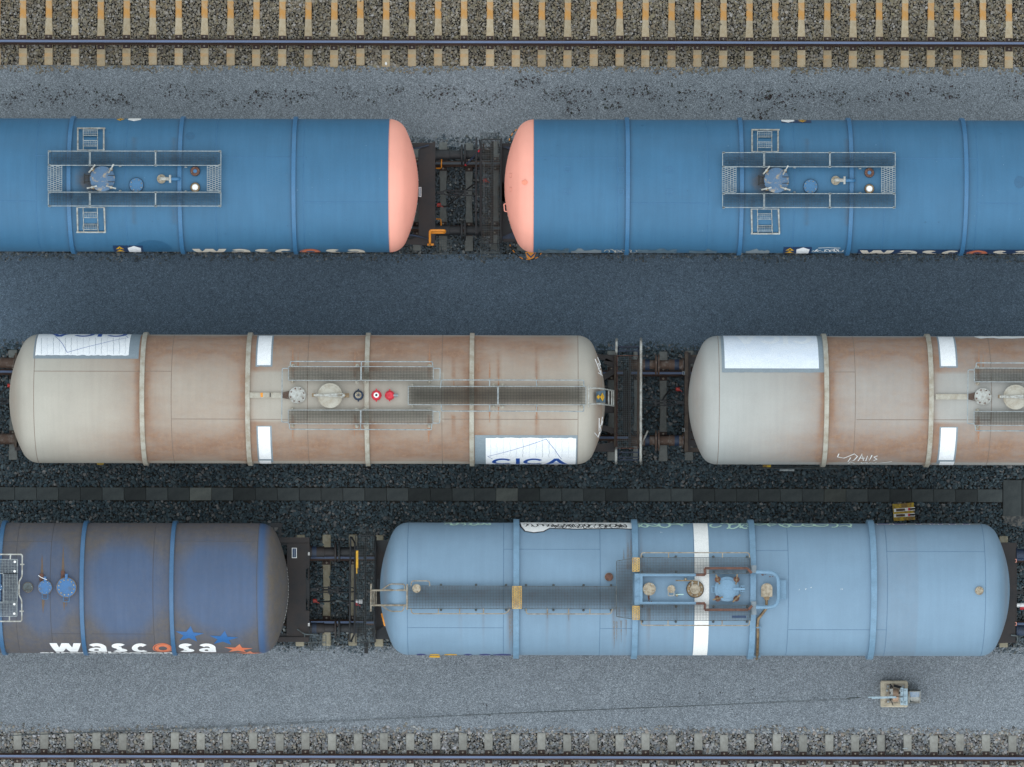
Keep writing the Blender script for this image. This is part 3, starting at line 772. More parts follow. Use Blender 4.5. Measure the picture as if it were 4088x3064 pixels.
def railings(wg, name, mat, paths, r, bend, n):
    """posts join the loop they touch; every loop is a part of its own"""
    P3 = [[P(*q) for q in p] for p in paths]; seg = lambda p: list(zip(p, p[1:]))
    def dist(pt, p): return min((pt - (a + (b - a) * max(0, min(1, (pt - a).dot(b - a) / max((b - a).length_squared, 1e-9))))).length for a, b in seg(p))
    loops = [p for p in P3 if len(p) > 2]; grp = [[p] for p in loops]
    for p in P3:
        if len(p) > 2: continue
        k = min(range(len(loops)), key=lambda i: min(dist(p[0], loops[i]), dist(p[-1], loops[i]))); grp[k].append(p)
    for g in grp:
        mb = MB()
        for p in g: mb.tube(p, r, n, bend)
        mb.build(name, mat, wg.root, smooth=True)
def plate(wg, name, mat, pts, z1, z0, parent=None):
    return MB().prism([tuple(P(x, y, z1).xy) for x, y in pts], z0, z1).build(name, mat, parent or wg.root)
def placard(wg, px0, px1, py0, py1, z):
    a, b = P(px0, py1, z), P(px1, py0, z); mb = MB().bbox((a.x, a.y, z - .01), (b.x, b.y, z + .002), .002)
    o = mb.build('data_plate', 'white', wg.root)
    i = .014; MB().bbox((a.x + i, a.y + i, z), (b.x - i, b.y - i, z + .006), .001).build('plate_face', 'navy', o)
    MB().box(((a.x + b.x) / 2 - .006, a.y + i * 2, z), ((a.x + b.x) / 2 + .006, b.y - i * 2, z + .008)).build('plate_mark', 'grey_patch', o)
def wingnut(parent, cx, cy, z, a, mat='steel_pale', L=.085):
    c = Vector((cx, cy, z)); mb = MB(); d = Vector((math.cos(a), math.sin(a), 0))
    mb.lathe(c, [(.024, -.05), (.024, .02), (.016, .024), (.016, .05)], 12)
    mb.add(*_wing(c, d, L)); mb.add(*_wing(c, -d, L))
    return mb.build('wing_nut', mat, parent, smooth=True)
def _wing(c, d, L):
    n = Vector((-d.y, d.x, 0)); p = c + d * .018; q = c + d * L
    vs = [p - n * .012 + Vector((0, 0, -.01)), p + n * .012 + Vector((0, 0, -.01)), p + n * .012 + Vector((0, 0, .02)), p - n * .012 + Vector((0, 0, .02)),
          q - n * .017 + Vector((0, 0, .005)), q + n * .017 + Vector((0, 0, .005)), q + n * .017 + Vector((0, 0, .04)), q - n * .017 + Vector((0, 0, .04))]
    return vs, [(0, 1, 2, 3), (7, 6, 5, 4), (0, 4, 5, 1), (1, 5, 6, 2), (2, 6, 7, 3), (3, 7, 4, 0)]
def flange(wg, name, px, py, rpx, mat, nb=8, h=.10, boltmat='brass', rim=None, label=None, n=40):
    z = wg.zc + wg.R + h; c = P(px, py, z); r = rpx / (S * H / (H - z)); zs = wg.surf(c.x, c.y) - .03
    mb = MB().lathe((c.x, c.y, 0), [(r * .72, zs), (r * .72, z - .055), (r, z - .055), (r, z - .03), (r * .97, z - .03), (r * .97, z - .026), (r, z - .026), (r, z - .004), (r - .005, z)], n)
    o = mb.build(name, mat, wg.root, smooth=True, label=label)
    if rim: MB().lathe((c.x, c.y, 0), [(r * 1.07, z - .052), (r * 1.07, z - .034)], n).build('gasket_ring', rim, o, smooth=True)
    MB().bolts((c.x, c.y, z), r * .80, nb, max(.009, r * .085), .02, .3).build('flange_bolts', boltmat, o)
    return o, c, r

# ---- equipment of the two blue wagons; coordinates in the close-up of the left one
def eq_blue(wg, dx):
    zt = wg.zc + wg.R + .13
    def q(X, Y_): x = 170 + X / 2.989 + dx; return x, 480 + Y_ / 2.99 + .0022 * dx
    def p(X, Y_, z=zt): return P(*q(X, Y_), z)
    for (ya, yb) in ((372, 540), (862, 1026)):
        f, b = MB(), MB()
        for xa, xb in ((68, 558), (570, 1344), (1352, 2128)):
            a, c = p(xa, yb), p(xb, ya); grating(f, b, a.x, c.x, a.y, c.y, zt)
        # bolted joints and feet
        for X in (80, 562, 1348, 2115):
            for Y_ in (ya, yb):
                c = p(X, Y_); f.bbox((c.x - .03, c.y - .02, zt - .03), (c.x + .03, c.y + .02, zt + .008), .004)
                f.tube([(c.x, c.y, zt - .03), (c.x, c.y, wg.surf(c.x, c.y) - .01)], .014, 6)
        fo = f.build('walkway', 'steel', wg.root); b.build('grating', 'grid_blue', fo)
    for xa, xb in ((64, 230), (1964, 2128)):
        m = MB(); a, c = p(xa, 855), p(xb, 540); perf(m, a.x, c.x, a.y + .02, c.y - .01, zt, 5, 12); m.build('perforated_step', 'steel', wg.root)
    # side steps sloping down both flanks
    for (y_in, y_out, xa, xb, la, lb, tr, s_) in ((358, 100, 420, 730, 485, 655, ((120, 185), (245, 310)), 1), (1045, 1338, 412, 735, 483, 652, ((1102, 1165), (1243, 1307)), -1)):
        pin, pout = p(xa, y_in), p(xa, y_out, 3.75)
        zi, zo = zt - .02, 3.72
        def zz(Y_): return zi + (zo - zi) * (Y_ - y_in) / (y_out - y_in)
        m = MB()
        for X, r in ((xa, .019), (xb, .019), (la, .009), (lb, .009)): m.tube([p(X, y_in, zi), p(X + (8 if X in (xa, la) else 12) * (0 if s_ > 0 else 1), y_out, zo)], r, 8)
        m.tube([p(xa - 8, y_out, zo), p(xb + 18, y_out, zo)], .021, 8); m.tube([p(xa, y_in, zi), p(xb, y_in, zi)], .008, 6)
        for X in (xa, xb + 10):
            c = p(X, y_out, zo); m.tube([c, (c.x, c.y, max(wg.surf(c.x, c.y), c.z - .5))], .015, 6)
        fo = m.build('side_steps', 'steel_pale', wg.root, smooth=True)
        for ta, tb in tr:
            f, b = MB(), MB(); z = zz((ta + tb) / 2) + .02; a, c = p(la, max(ta, tb), z), p(lb, min(ta, tb), z)
            grating(f, b, a.x, c.x, a.y, c.y, z, .04, .006, .02); f.v += b.v[:0]; k = len(f.v); f.add(b.v, b.f)
            f.build('step_tread', 'steel', fo)
    # manhole
    z = wg.zc + wg.R + .2; c = p(712, 700, z); r = 150 / 2.99 / (S * H / (H - z))
    m = MB().lathe((c.x, c.y, 0), [(r * .9, wg.zc + wg.R - .05), (r * .9, z - .06), (r, z - .06), (r, z - .03), (r * .94, z - .015), (r * .6, z), (.0 + r * .1, z + .006)], 48)
    mo = m.build('manhole', 'scab', wg.root, smooth=True)
    h = MB()
    for dy in (-38, 38): h.beam(p(505, 700 + dy, z - .04), p(575, 700 + dy, z - .04), .03, .04); h.beam(p(780, 700 + dy, z), p(860, 700 + dy, z), .012, .02)
    h.tube([p(500, 640, z - .04), p(500, 760, z - .04)], .018, 8); h.bbox(p(540, 740, z - .05), p(556, 660, z - .02))
    h.build('hinge', 'frame_dark', mo)
    lg = MB()
    for X, Y_ in ((600, 590), (815, 590), (600, 803), (815, 800)):
        a = p(X, Y_, z); lg.bbox((a.x - .035, a.y - .035, z - .06), (a.x + .035, a.y + .035, z - .012), .01)
    lg.build('clamp_lug', 'bronze', mo)
    for (X, Y_, x2, y2) in ((590, 583, 633, 530), (818, 583, 850, 528), (590, 803, 655, 788), (818, 803, 884, 822)):
        a = p(X, Y_, z + .02); wingnut(mo, a.x, a.y, z + .03, math.atan2(-(y2 - Y_), x2 - X), L=.115)
    rx, ry = q(1118, 775); flange(wg, 'inspection_flange', rx, ry, 28, 'blue_clean', 8, .06, 'brass', 'black')
    rx, ry = q(1820, 610); o, c1, r1 = flange(wg, 'rusty_flange', rx, ry, 18.5, 'rust', 4, .06, 'brass', 'black')
    MB().lathe((c1.x, c1.y, c1.z), [(.045, 0), (.04, .012)], 20).build('cover_cap', 'blue_clean', o, smooth=True)
    rx, ry = q(1820, 803); o, c1, r1 = flange(wg, 'valve_flange', rx, ry, 18.5, 'bronze', 6, .06, 'brass', 'black')
    MB().lathe((c1.x, c1.y, c1.z), [(.07, 0), (.068, .02), (.05, .035)], 24).build('cover_cap', 'white_dirty', o, smooth=True)
    rx, ry = q(1418, 703); o, c1, r1 = flange(wg, 'vent_flange', rx, ry, 18, 'brass', 8, .07)
    z = c1.z
    v = MB().tube([(c1.x, c1.y, z), (c1.x, c1.y, z + .06), (c1.x + .03, c1.y, z + .09), p(1515, 703, z + .09)], .04, 14, .05); v.build('vent_elbow', 'steel_pale', o, smooth=True)
    a = p(1522, 703, z + .09); MB().bbox((a.x - .022, a.y - .085, z + .02), (a.x + .022, a.y + .085, z + .15), .01).build('clamp_block', 'steel_pale', o)
    MB().tube([a, p(1610, 703, z + .07), p(1640, 703, z - .05)], .036, 12, .05).build('vent_pipe', 'blue_clean', wg.root, smooth=True)
    for X, Y_ in ((925, 552), (925, 843), (1708, 563), (1708, 850)):
        a = p(X, Y_, wg.zc + wg.R + .03); MB().bbox((a.x - .03, a.y - .012, a.z - .05), (a.x + .03, a.y + .012, a.z + .02)).lathe(a, [(.02, 0), (.012, .05)], 8).build('lifting_eye', 'steel', wg.root)

def hazard(wg, px0, px1, py, south=True, wx=None):
    """dark panel with a yellow warning triangle and a white pentagon beside it; arcs in metres"""
    pass
G_ = lambda a, b, n: [a + (b - a) * i / n for i in range(n + 1)]
def ell(cx, cy, rx, ry, n=28): return [(cx + rx * math.cos(2 * math.pi * i / n), cy + ry * math.sin(2 * math.pi * i / n)) for i in range(n)]
def annulus(cx, cy, rx, ry, t1, t2, n=32):
    a, b = ell(cx, cy, rx, ry, n), ell(cx, cy, rx * t1, ry * t2, n)
    return a + b, [(i, (i + 1) % n, n + (i + 1) % n, n + i) for i in range(n)]
def glyph(ch, x0, x1, at, ab, t, wg):
    """bold rounded-sans letters drawn as ribbons; at/ab arcs of the x-height box"""
    w_, h = x1 - x0, ab - at
    X = lambda u, v: (x0 + w_ * u, ab - h * v)
    tx, ty = t / w_, t / h
    def rib(pts): return wg.stroke([X(*p) for p in pts], t)
    def arc(cx, cy, rx, ry, a, b, n=16): return [(cx + rx * math.cos(R_(a + (b - a) * i / n)), cy + ry * math.sin(R_(a + (b - a) * i / n))) for i in range(n + 1)]
    hx, hy = tx / 2, ty / 2
    if ch == 'w':
        k = tx * .62; out = []
        for (a, b) in (((k, 1), (.27, 0)), ((.27, 0), (.5, 1)), ((.5, 1), (.73, 0)), ((.73, 0), (1 - k, 1))):
            q = [X(a[0] - k, a[1]), X(a[0] + k, a[1]), X(b[0] + k, b[1]), X(b[0] - k, b[1])]; out.append((q, [(0, 1, 2, 3)]))
        return out
    if ch == 'C': return [rib(arc(.52, .5, .52 - hx, .5 - hy, 38, 322, 28))]
    if ch == 'I': return [([X(.5 - hx, 0), X(.5 + hx, 0), X(.5 + hx, 1), X(.5 - hx, 1)], [(0, 1, 2, 3)])]
    if ch == 'A':
        k = tx * .7; return [([X(0, 0), X(2 * k, 0), X(.5 + k * .8, 1), X(.5 - k * .8, 1)], [(0, 1, 2, 3)]), ([X(1, 0), X(1 - 2 * k, 0), X(.5 - k * .8, 1), X(.5 + k * .8, 1)], [(0, 1, 2, 3)]), ([X(.24, .22), X(.76, .22), X(.7, .22 + ty * .8), X(.3, .22 + ty * .8)], [(0, 1, 2, 3)])]
    if ch == 'c': return [rib(arc(.54, .5, .54 - hx, .5 - hy, 48, 312, 24))]
    if ch == 's':
        return [rib(arc(.5, .74, .46 - hx, .26 - hy, 25, 180, 12) + arc(.5, .74, .46 - hx, .26 - hy, 180, 265, 6)[1:] + arc(.5, .26, .5 - hx, .26 - hy, 85, -10, 8) + arc(.5, .26, .5 - hx, .26 - hy, -10, -155, 12)[1:])]
    if ch == 'a':
        return [rib(arc(.48, .66, .40 - hx * .4, .34 - hy, 150, 60, 10) + arc(.5, .62, .5 - hx, .38 - hy, 60, 0, 6) + [(1 - hx, .3), (1 - hx, 0)]),
                annulus(*X(.44, .30), (.44) * w_, .30 * h, 1 - tx / .44 * .95, 1 - ty / .30 * .72)]
    return []
def word_wascosa(wg, xs, a_top, a_bot, mat='white'):
    """word set letter by letter as on the shell; the o is an orange swirl"""
    polys = []; t = (a_bot - a_top) * .26
    lifted = []
    for ch, (a, b) in list(zip('wasc', xs[:4])) + list(zip('sa', xs[5:])): polys += glyph(ch, a, b, a_top, a_bot, t, wg)
    for k, pl in enumerate(polys): lifted.append(pl)
    wg.decal('lettering', mat, lifted, .005)
    a, b = xs[4]; cx, cy, rx, ry = (a + b) / 2, (a_top + a_bot) / 2, (b - a) / 2, abs(a_bot - a_top) / 2 * 1.04
    wg.decal('swirl_letter', 'orange', [annulus(cx, cy, rx, ry, .9, .9), annulus(cx + rx * .03, cy - ry * .02, rx * .84, ry * .84, .52, .5)], .005, 'orange swirl letter of the wordmark')
def scribble(wg, mat, x0, x1, a0, a1, n, wd, seed, name='graffiti'):
    """loose spray-can handwriting between two arcs"""
    r = random.Random(seed); ps = []; x = x0; k = 0
    for i in range(n):
        w_ = (x1 - x0) / n; cx = x0 + w_ * (i + .5); cy = (a0 + a1) / 2; rx = w_ * r.uniform(.35, .6); ry = (a1 - a0) / 2 * r.uniform(.6, 1)
        t0, sp = r.uniform(0, 6.28), r.choice([-1, 1]) * r.uniform(3.2, 6); sk = r.uniform(-.3, .3)
        pts = []
        for j in range(15): t = t0 + sp * j / 14; pts.append((cx + rx * math.cos(t) + sk * ry * math.sin(t), cy + ry * math.sin(t)))
        ps.append(wg.stroke(pts, wd))
        if r.random() < .6: ps.append(wg.stroke([(cx - rx, cy + ry * r.uniform(-1, 1)), (cx, cy + ry * r.uniform(-.5, .5)), (cx + rx, cy + ry * r.uniform(-1, 1))], wd))
    return wg.decal(name, mat, ps, .0065)

# =============== blue wagons
def ex(d, s): return math.exp(-abs(d) / s)
def blue_wagon(dx, tipL, capL, capR, tipR, rings, label, which):
    wg = Wagon(1, 1.515, tipL, capL, capR, tipR, label)
    xr = [wg.X(r) for r in rings]; mx = P(408 + dx, 714, 4.2).x
    def dirt(x, a):
        v = .34 * sum(math.exp(-((x - r) / .075) ** 2) for r in xr)  # darker band by each ring: grime with the ring's shadow painted in
        for py_ in (-.42, .42): v += .0
        d = math.hypot(x - mx + .25, a * 1.0); v += .9 * math.exp(-(d / .34) ** 4)      # oily stain round the manhole
        for sx in (-.05, .55, 1.2, 2.1): v += .28 * math.exp(-((x - mx - sx + .5) / .05) ** 2) * (1 if .35 < abs(a) < 1.1 else 0)
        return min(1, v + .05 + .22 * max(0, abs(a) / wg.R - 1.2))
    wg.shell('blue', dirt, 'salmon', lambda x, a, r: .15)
    for r in rings: wg.ring(r, .095, .055, 'blue_clean')
    eq_blue(wg, dx)
    return wg
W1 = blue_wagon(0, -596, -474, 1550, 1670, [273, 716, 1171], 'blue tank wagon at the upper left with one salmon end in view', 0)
W1.seams([143, 500, 860, 1211], [(860, 1211, 628), (1211, 1550, 808), (-300, 139, 804), (139, 190, 622), (1060, 1211, 628)], 'blue_clean')
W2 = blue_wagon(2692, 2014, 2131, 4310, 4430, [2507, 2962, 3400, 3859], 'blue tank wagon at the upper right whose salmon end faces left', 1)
W2.seams([2464, 2827, 3172, 3533, 3903], [(2131, 2466, 631), (2500, 2827, 812), (3000, 3172, 632), (3533, 3900, 633), (3903, 4310, 813)], 'blue_clean')
for wg, dx, lx in ((W1, 0, [(770, 907), (923, 1000), (1018, 1080), (1099, 1169), (1198, 1281), (1300, 1361), (1383, 1457)]), (W2, 2659, None)):
    if lx is None: lx = [(a + 2659, b + 2659) for a, b in [(770, 907), (923, 1000), (1018, 1080), (1099, 1169), (1198, 1281), (1300, 1361), (1383, 1457)]]
    R = wg.R; f = lambda px: P(px, 1005, wg.zc).x
    if wg is W2: wg.decal('panel', 'navy', [([(f(lx[0][0] - 8), 1.30 * R), (f(4300), 1.30 * R), (f(4300), 2.0 * R), (f(lx[0][0] - 8), 2.0 * R)], [(0, 1, 2, 3)])], .0035)
    word_wascosa(wg, [(f(a), f(b)) for a, b in lx], R * 1.335, R * 1.68, 'tan_text')
    # warning triangle and pentagon, south flank and north flank
    for (tx, px_, s_) in (((483, 541, 1), (485, 541, -1)) if wg is W1 else ((3150, 3202, 1), (3198, 3140, -1))):
        xt, xp = f(tx), f(px_); A = lambda v: s_ * v * R
        e = {1: 1.21, -1: 1.17}[s_]
        if s_ > 0 or wg is W2: wg.decal('panel', 'navy', [([(min(xt, xp) - .15, A(e)), (max(xt, xp) + .2, A(e)), (max(xt, xp) + .2, A(1.75)), (min(xt, xp) - .15, A(1.75))], [(0, 1, 2, 3)])], .003)
        wg.decal('warning_sign', 'yellow', [([(xt - .1, A(e + .14)), (xt + .1, A(e + .14)), (xt, A(e + .03))], [(0, 1, 2)]), ([(xt - .11, A(e + .3)), (xt + .11, A(e + .3)), (xt, A(e + .17))], [(0, 1, 2)])], .006)
        wg.decal('warning_mark', 'black', [([(xt - .02, A(e + .12)), (xt + .012, A(e + .12)), (xt + .02, A(e + .075)), (xt - .012, A(e + .07))], [(0, 1, 2, 3)])], .008)
        wg.decal('placard', 'white', [([(xp - .15, A(e + .09)), (xp, A(e + .01)), (xp + .15, A(e + .09)), (xp + .13, A(e + .42)), (xp - .13, A(e + .42))], [(0, 1, 2, 3, 4)])], .006)
f = lambda px: P(px, 1005, 2.7).x
# graffiti along the lower flank of the right blue wagon
scribble(W2, 'white_dirty', f(3240), f(3362), 1.26 * W2.R, 1.46 * W2.R, 7, .022, 4)
W2.decal('graffiti', 'white_dirty', [W2.stroke([(f(3262), 1.24 * W2.R), (f(3300), 1.225 * W2.R), (f(3350), 1.24 * W2.R)], .02)], .006)
scribble(W2, 'tan_text', f(2412), f(2540), 1.30 * W2.R, 1.55 * W2.R, 6, .016, 9)
for a, b, seed in ((2148, 2270, 1), (2280, 2400, 2), (2545, 2700, 3), (2750, 2860, 5), (2976, 3070, 6)):
    r = random.Random(seed); n = 9; top = [(f(a + (b - a) * i / n), (1.36 + r.uniform(-.09, .05)) * W2.R) for i in range(n + 1)]
    W2.decal('graffiti', 'steel_blue' if seed % 2 else 'grey_patch', [(top + [(f(b), 1.7 * W2.R), (f(a), 1.7 * W2.R)], [tuple(range(n + 3))])], .0055)
# paint patches of the inspection sockets on W2
sq = MB()
for px, py in ((2265, 676), (2479, 678), (2673, 678), (2265, 765), (2479, 766), (2673, 766)):
    x, a = W2.hit(px, py); o_ = .055
    for u, v in ((-1, 0), (1, 0), (0, -1), (0, 1)):
        for e in (0,):
            p0 = (x + u * o_ - (o_ if v else 0), a + v * o_ - (o_ if u else 0)); p1 = (x + u * o_ + (o_ if v else 0), a + v * o_ + (o_ if u else 0))
            q0, q1 = Vector(W2.wrap(*p0, 0)), Vector(W2.wrap(*p1, 0)); sq.beam(q0, q1, .012, .012)
sq.build('weld_pad', 'blue_clean', W2.root)
def specks(wg, mat, px0, px1, py0, py1, n, seed, sz=.012):
    r = random.Random(seed); ps = []
    for _ in range(n):
        x, a = wg.hit(r.uniform(px0, px1), r.uniform(py0, py1)); q = sz * r.uniform(.4, 1.3); k = 6; ph = r.uniform(0, 1)
        ps.append(([(x + q * math.cos(6.283 * (i / k + ph)) * r.uniform(.5, 1.3), a + q * math.sin(6.283 * (i / k + ph)) * r.uniform(.5, 1.3)) for i in range(k)], [tuple(range(k))]))
    return wg.decal('paint_specks', mat, ps, .0031)
M['blue_worn'] = flat('darker_blue_patch', srgb(46, 94, 128), .5); M['blue_pale'] = flat('pale_blue_scuff', srgb(92, 130, 160), .5)
specks(W1, 'blue_pale', 0, 1540, 500, 980, 26, 1); specks(W2, 'blue_pale', 2140, 4080, 500, 980, 30, 2); specks(W1, 'blue_worn', 0, 1540, 500, 980, 20, 3, .02); specks(W2, 'blue_worn', 2140, 4080, 500, 980, 22, 4, .02)
for wg, pts in ((W1, [(760, 543, .11, .13), (700, 832, .07, .06)]), (W2, [(3118, 600, .05, .14), (4070, 728, .12, .14), (3000, 640, .06, .1)])):
    for px, py, rx, ry in pts: wg.decal('stain', 'blue_worn', [(ell(*wg.hit(px, py), rx, ry, 18), [tuple(range(18))])], .0029)
W1.decal('crack', 'blue_worn', [W1.stroke([W1.hit(1062 + random.Random(i).uniform(-2.5, 2.5), 885 + 9 * i) for i in range(9)], .006)], .003)
x_, a_ = W1.hit(610, 985); W1.decal('fresh_paint_patch', 'blue_worn', [(ell(x_, a_ + .12, .42, .42, 24), [tuple(range(24))])], .0024)
# salmon end details
def end_letters(wg, side, a0, a1, mat, n=9, y0=.35):
    """white characters low on the dished end (seen edge-on from above)"""
    prof = wg.profile(side); mb = MB(); r = random.Random(n)
    def pt(rr, phi, off=.008):
        d = 0
        for (d0, r0), (d1, r1) in zip(prof, prof[1:]):
            if r1 <= rr <= r0: d = d0 + (d1 - d0) * ((r0 - rr) / max(r0 - r1, 1e-6)); break
        x = (wg.xl - d - off) if side < 0 else (wg.xr + d + off)
        return Vector((x, wg.yc + rr * math.sin(phi), wg.zc + rr * math.cos(phi)))
    for i in range(n):
        y = a0 + (a1 - a0) * (i + .5) / n; w_ = (a1 - a0) / n * .36
        for z0, z1 in ((y0, y0 + .03), (y0 + .1, y0 + .13), (y0 - .1, y0 - .07)):
            if r.random() < .25: continue
            vs = []
            for yy, zz in ((y - w_, z0), (y + w_, z0), (y + w_, z1), (y - w_, z1)): rr = math.hypot(yy, zz); vs.append(pt(rr, math.atan2(yy, zz)))
            mb.add(vs, [(0, 1, 2, 3)])
        vs = [pt(math.hypot(yy, zz), math.atan2(yy, zz)) for yy, zz in ((y - w_, y0 - .1), (y - w_ * .5, y0 - .1), (y - w_ * .5, y0 + .13), (y - w_, y0 + .13))]; mb.add(vs, [(0, 1, 2, 3)])
    return mb.build('lettering', mat, wg.root)
M['rim'] = flat('salmon_weld_rim', srgb(206, 138, 122), .5); M['spot'] = flat('orange_spot', srgb(236, 146, 120), .5)
W1.seams([1552], [], 'rim'); W2.seams([2129], [], 'rim')
def dome_pt(wg, side, px, py):
    best = None
    for d, r in wg.profile(side):
        z = wg.zc
        for _ in range(4):
            dy = P(px, py, z).y - wg.yc
            if abs(dy) < r: z = wg.zc + math.sqrt(r * r - dy * dy)
        q_ = P(px, py, z)
        if abs(q_.y - wg.yc) < r:
            e = abs(q_.x - ((wg.xl - d) if side < 0 else (wg.xr + d)))
            if best is None or e < best[0]: best = (e, Vector((q_.x, q_.y, z + .006)))
    return best[1]
pts = [(2095 + 12 * math.cos(t), 729 + 10 * math.sin(t)) for t in [2 * math.pi * k / 14 for k in range(14)]]
MB().add([dome_pt(W2, -1, *p) + Vector((-.004, 0, .004)) for p in pts], [tuple(range(14))]).build('paint_spot', 'spot', W2.root)
for cx, cy in ((2039, 701), (2039, 757)):
    MB().tube([dome_pt(W2, -1, cx + u, cy + v) for u, v in ((-4, -8), (4, -8), (4, 8), (-4, 8), (-4, -8))], .006, 5).build('weld_pad', 'rim', W2.root)
end_letters(W1, 1, -1.0, 1.0, 'white_dirty', 11, .02); end_letters(W2, -1, -1.0, 1.0, 'white_dirty', 11, .02)
# ---- gap between the blue wagons
def g1(X, Y_): return 1560 + X / 2.96, 500 + Y_ / 2.96
def G1(X, Y_, z): return P(*g1(X, Y_), z)
hs1 = plate(W1, 'headstock', 'brown_black', [g1(*p) for p in ((60, 212), (525, 210), (525, 1430), (60, 1400), (60, 1350), (240, 1350), (330, 1310), (325, 300), (360, 260), (60, 262))], 1.24, 1.20)
MB().box(G1(500, 1425, 1.235), G1(527, 215, .82)).build('buffer_beam', 'brown_black', W1.root)
tubes(W1, 'stiffener', 'frame_blue', [[(*g1(150, 1290), 1.27), (*g1(280, 1305), 1.27), (*g1(445, 1345), 1.27)], [(*g1(220, 285), 1.27), (*g1(330, 270), 1.27), (*g1(450, 240), 1.27)]], .02, .03)
placard(W1, 1672, 1682, 748, 787, 1.3)
for Y_ in (352, 1247):
    buffer(W1, *g1(527, Y_), 1, 'frame_dark', .64); buffer(W2, *g1(1186, Y_), -1, 'frame_dark', .63)
coupling(W1, *[g1(x, 800)[0] for x in (545, 1085)], g1(0, 800)[1])
hose(W1, [(*g1(575, 950), .85), (*g1(650, 962), .75), (*g1(720, 910), .6), (*g1(800, 850), .55)]); hose(W2, [(*g1(1090, 660), .85), (*g1(1020, 680), .75), (*g1(900, 760), .6), (*g1(800, 850), .55)])
cock(W1, *g1(570, 945)); cock(W2, *g1(1115, 655))
tubes(W1, 'shunter_handle', 'handle_orange', [[(*g1(462, 1410), 1.25), (*g1(462, 1395), 1.75), (*g1(462, 1245), 1.9), (*g1(640, 1245), 1.9), (*g1(640, 1272), 1.75), (*g1(480, 1272), 1.7)]], .027, .05)
MB().bbox(G1(432, 1425, 1.24), G1(508, 1400, 1.27)).build('handle_foot', 'handle_orange', W1.root)
tubes(W1, 'shunter_handle', 'handle_orange', [[(*g1(600, 405), 1.1), (*g1(598, 512), .95), (*g1(535, 510), .9)], [(*g1(535, 1110), .9), (*g1(592, 1112), .95), (*g1(596, 1190), 1.1)]], .014, .04)
def platform(wg, name_pts, z, steps, mat='steel_dark', pitch=.04):
    (xa, ya), (xb, yb) = name_pts; a, c = P(xa, yb, z), P(xb, ya, z); f, b = MB(), MB()
    grating(f, b, a.x, c.x, a.y, c.y, z, pitch, .0055, .018)
    for q in (-1, 1):
        for t in (.1, .5, .9): f.box((a.x + (c.x - a.x) * t - .02, wg.yc + q * 1.0 - .1, 1.0), (a.x + (c.x - a.x) * t + .02, wg.yc + q * 1.0 + .1, z - .03))
    o = f.build('end_platform', 'frame_dark', wg.root); b.build('grating', mat, o)
    for (sx0, sy0), (sx1, sy1), sz in steps:
        f, b = MB(), MB(); a, c = P(sx0, sy1, sz), P(sx1, sy0, sz); grating(f, b, a.x, c.x, a.y, c.y, sz, .04, .005, .03); f.add(b.v, b.f)
        ym = (a.y + c.y) / 2; xm = (a.x + c.x) / 2; s_ = 1 if ym > wg.yc else -1
        for xx in (a.x + .02, c.x - .02): f.beam((xx, ym, sz), (xx, wg.yc + s_ * 1.1, 1.0), .03, .012)
        f.build('foot_step', 'steel_dark', wg.root)
platform(W2, ((1922, 559), (1998, 973)), 1.36, [((g1(1065, 0)[0], g1(0, 95)[1]), (g1(1275, 0)[0], g1(0, 165)[1]), .75), ((g1(1060, 0)[0], g1(0, 1405)[1]), (g1(1280, 0)[0], g1(0, 1510)[1]), .75), ((g1(1070, 0)[0], g1(0, 1500)[1]), (g1(1275, 0)[0], g1(0, 1555)[1]), .4)], 'grid_grey')
platform_box = MB().box(G1(1186, 1395, 1.28), G1(1215, 210, .85)).build('buffer_beam', 'frame_dark', W2.root)
tubes(W2, 'end_railing', 'frame_dark', [[(*g1(1012, 150), 1.4), (*g1(1010, 170), 2.25), (*g1(1008, 1290), 2.25), (*g1(1010, 1310), 1.4)], [(*g1(1050, 180), 1.4), (*g1(1060, 230), 1.8), (*g1(1058, 1260), 1.8), (*g1(1030, 1330), 1.4)], [(*g1(1308, 160), 1.5), (*g1(1306, 300), 1.62), (*g1(1306, 1330), 1.62), (*g1(1304, 1390), 1.5)]], .02, .06)
tubes(W2, 'railing_rod', 'steel_dark', [[(*g1(1060, 400), 1.5), (*g1(1105, 450), 1.5), (*g1(1103, 1050), 1.5), (*g1(1070, 1085), 1.5)]], .007, .03)
tubes(W2, 'brake_lever', 'frame_blue', [[(*g1(888, 470), 1.35), (*g1(1040, 310), 1.7)]], .016, 0)
tubes(W2, 'lever_tip', 'red', [[(*g1(1036, 315), 1.69), (*g1(1064, 285), 1.75)], [(*g1(880, 474), 1.33), (*g1(892, 466), 1.36)]], .02, 0)
MB().box(G1(1330, 1345, 1.21), G1(1658, 1385, 1.05)).box(G1(1320, 215, 1.21), G1(1658, 258, 1.05)).build('side_sill', 'brown_black', W2.root)
plate(W2, 'deck_plate', 'frame_dark', [g1(*p) for p in ((1310, 230), (1420, 300), (1660, 300), (1660, 1320), (1410, 1300), (1310, 1380))], 1.16, 1.12)
plate(W2, 'gusset', 'frame_blue', [g1(*p) for p in ((1320, 1320), (1440, 1265), (1560, 1240), (1560, 1350), (1320, 1350))], 1.2, 1.165)
plate(W2, 'gusset', 'frame_blue', [g1(*p) for p in ((1320, 262), (1440, 300), (1560, 330), (1560, 240), (1320, 240))], 1.2, 1.165)
tubes(W2, 'lifting_bracket', 'salmon', [[(*g1(1360, 930), 2.9), (*g1(1337, 935), 2.9), (*g1(1345, 1020), 2.9), (*g1(1375, 1022), 2.9)]], .012, .02)
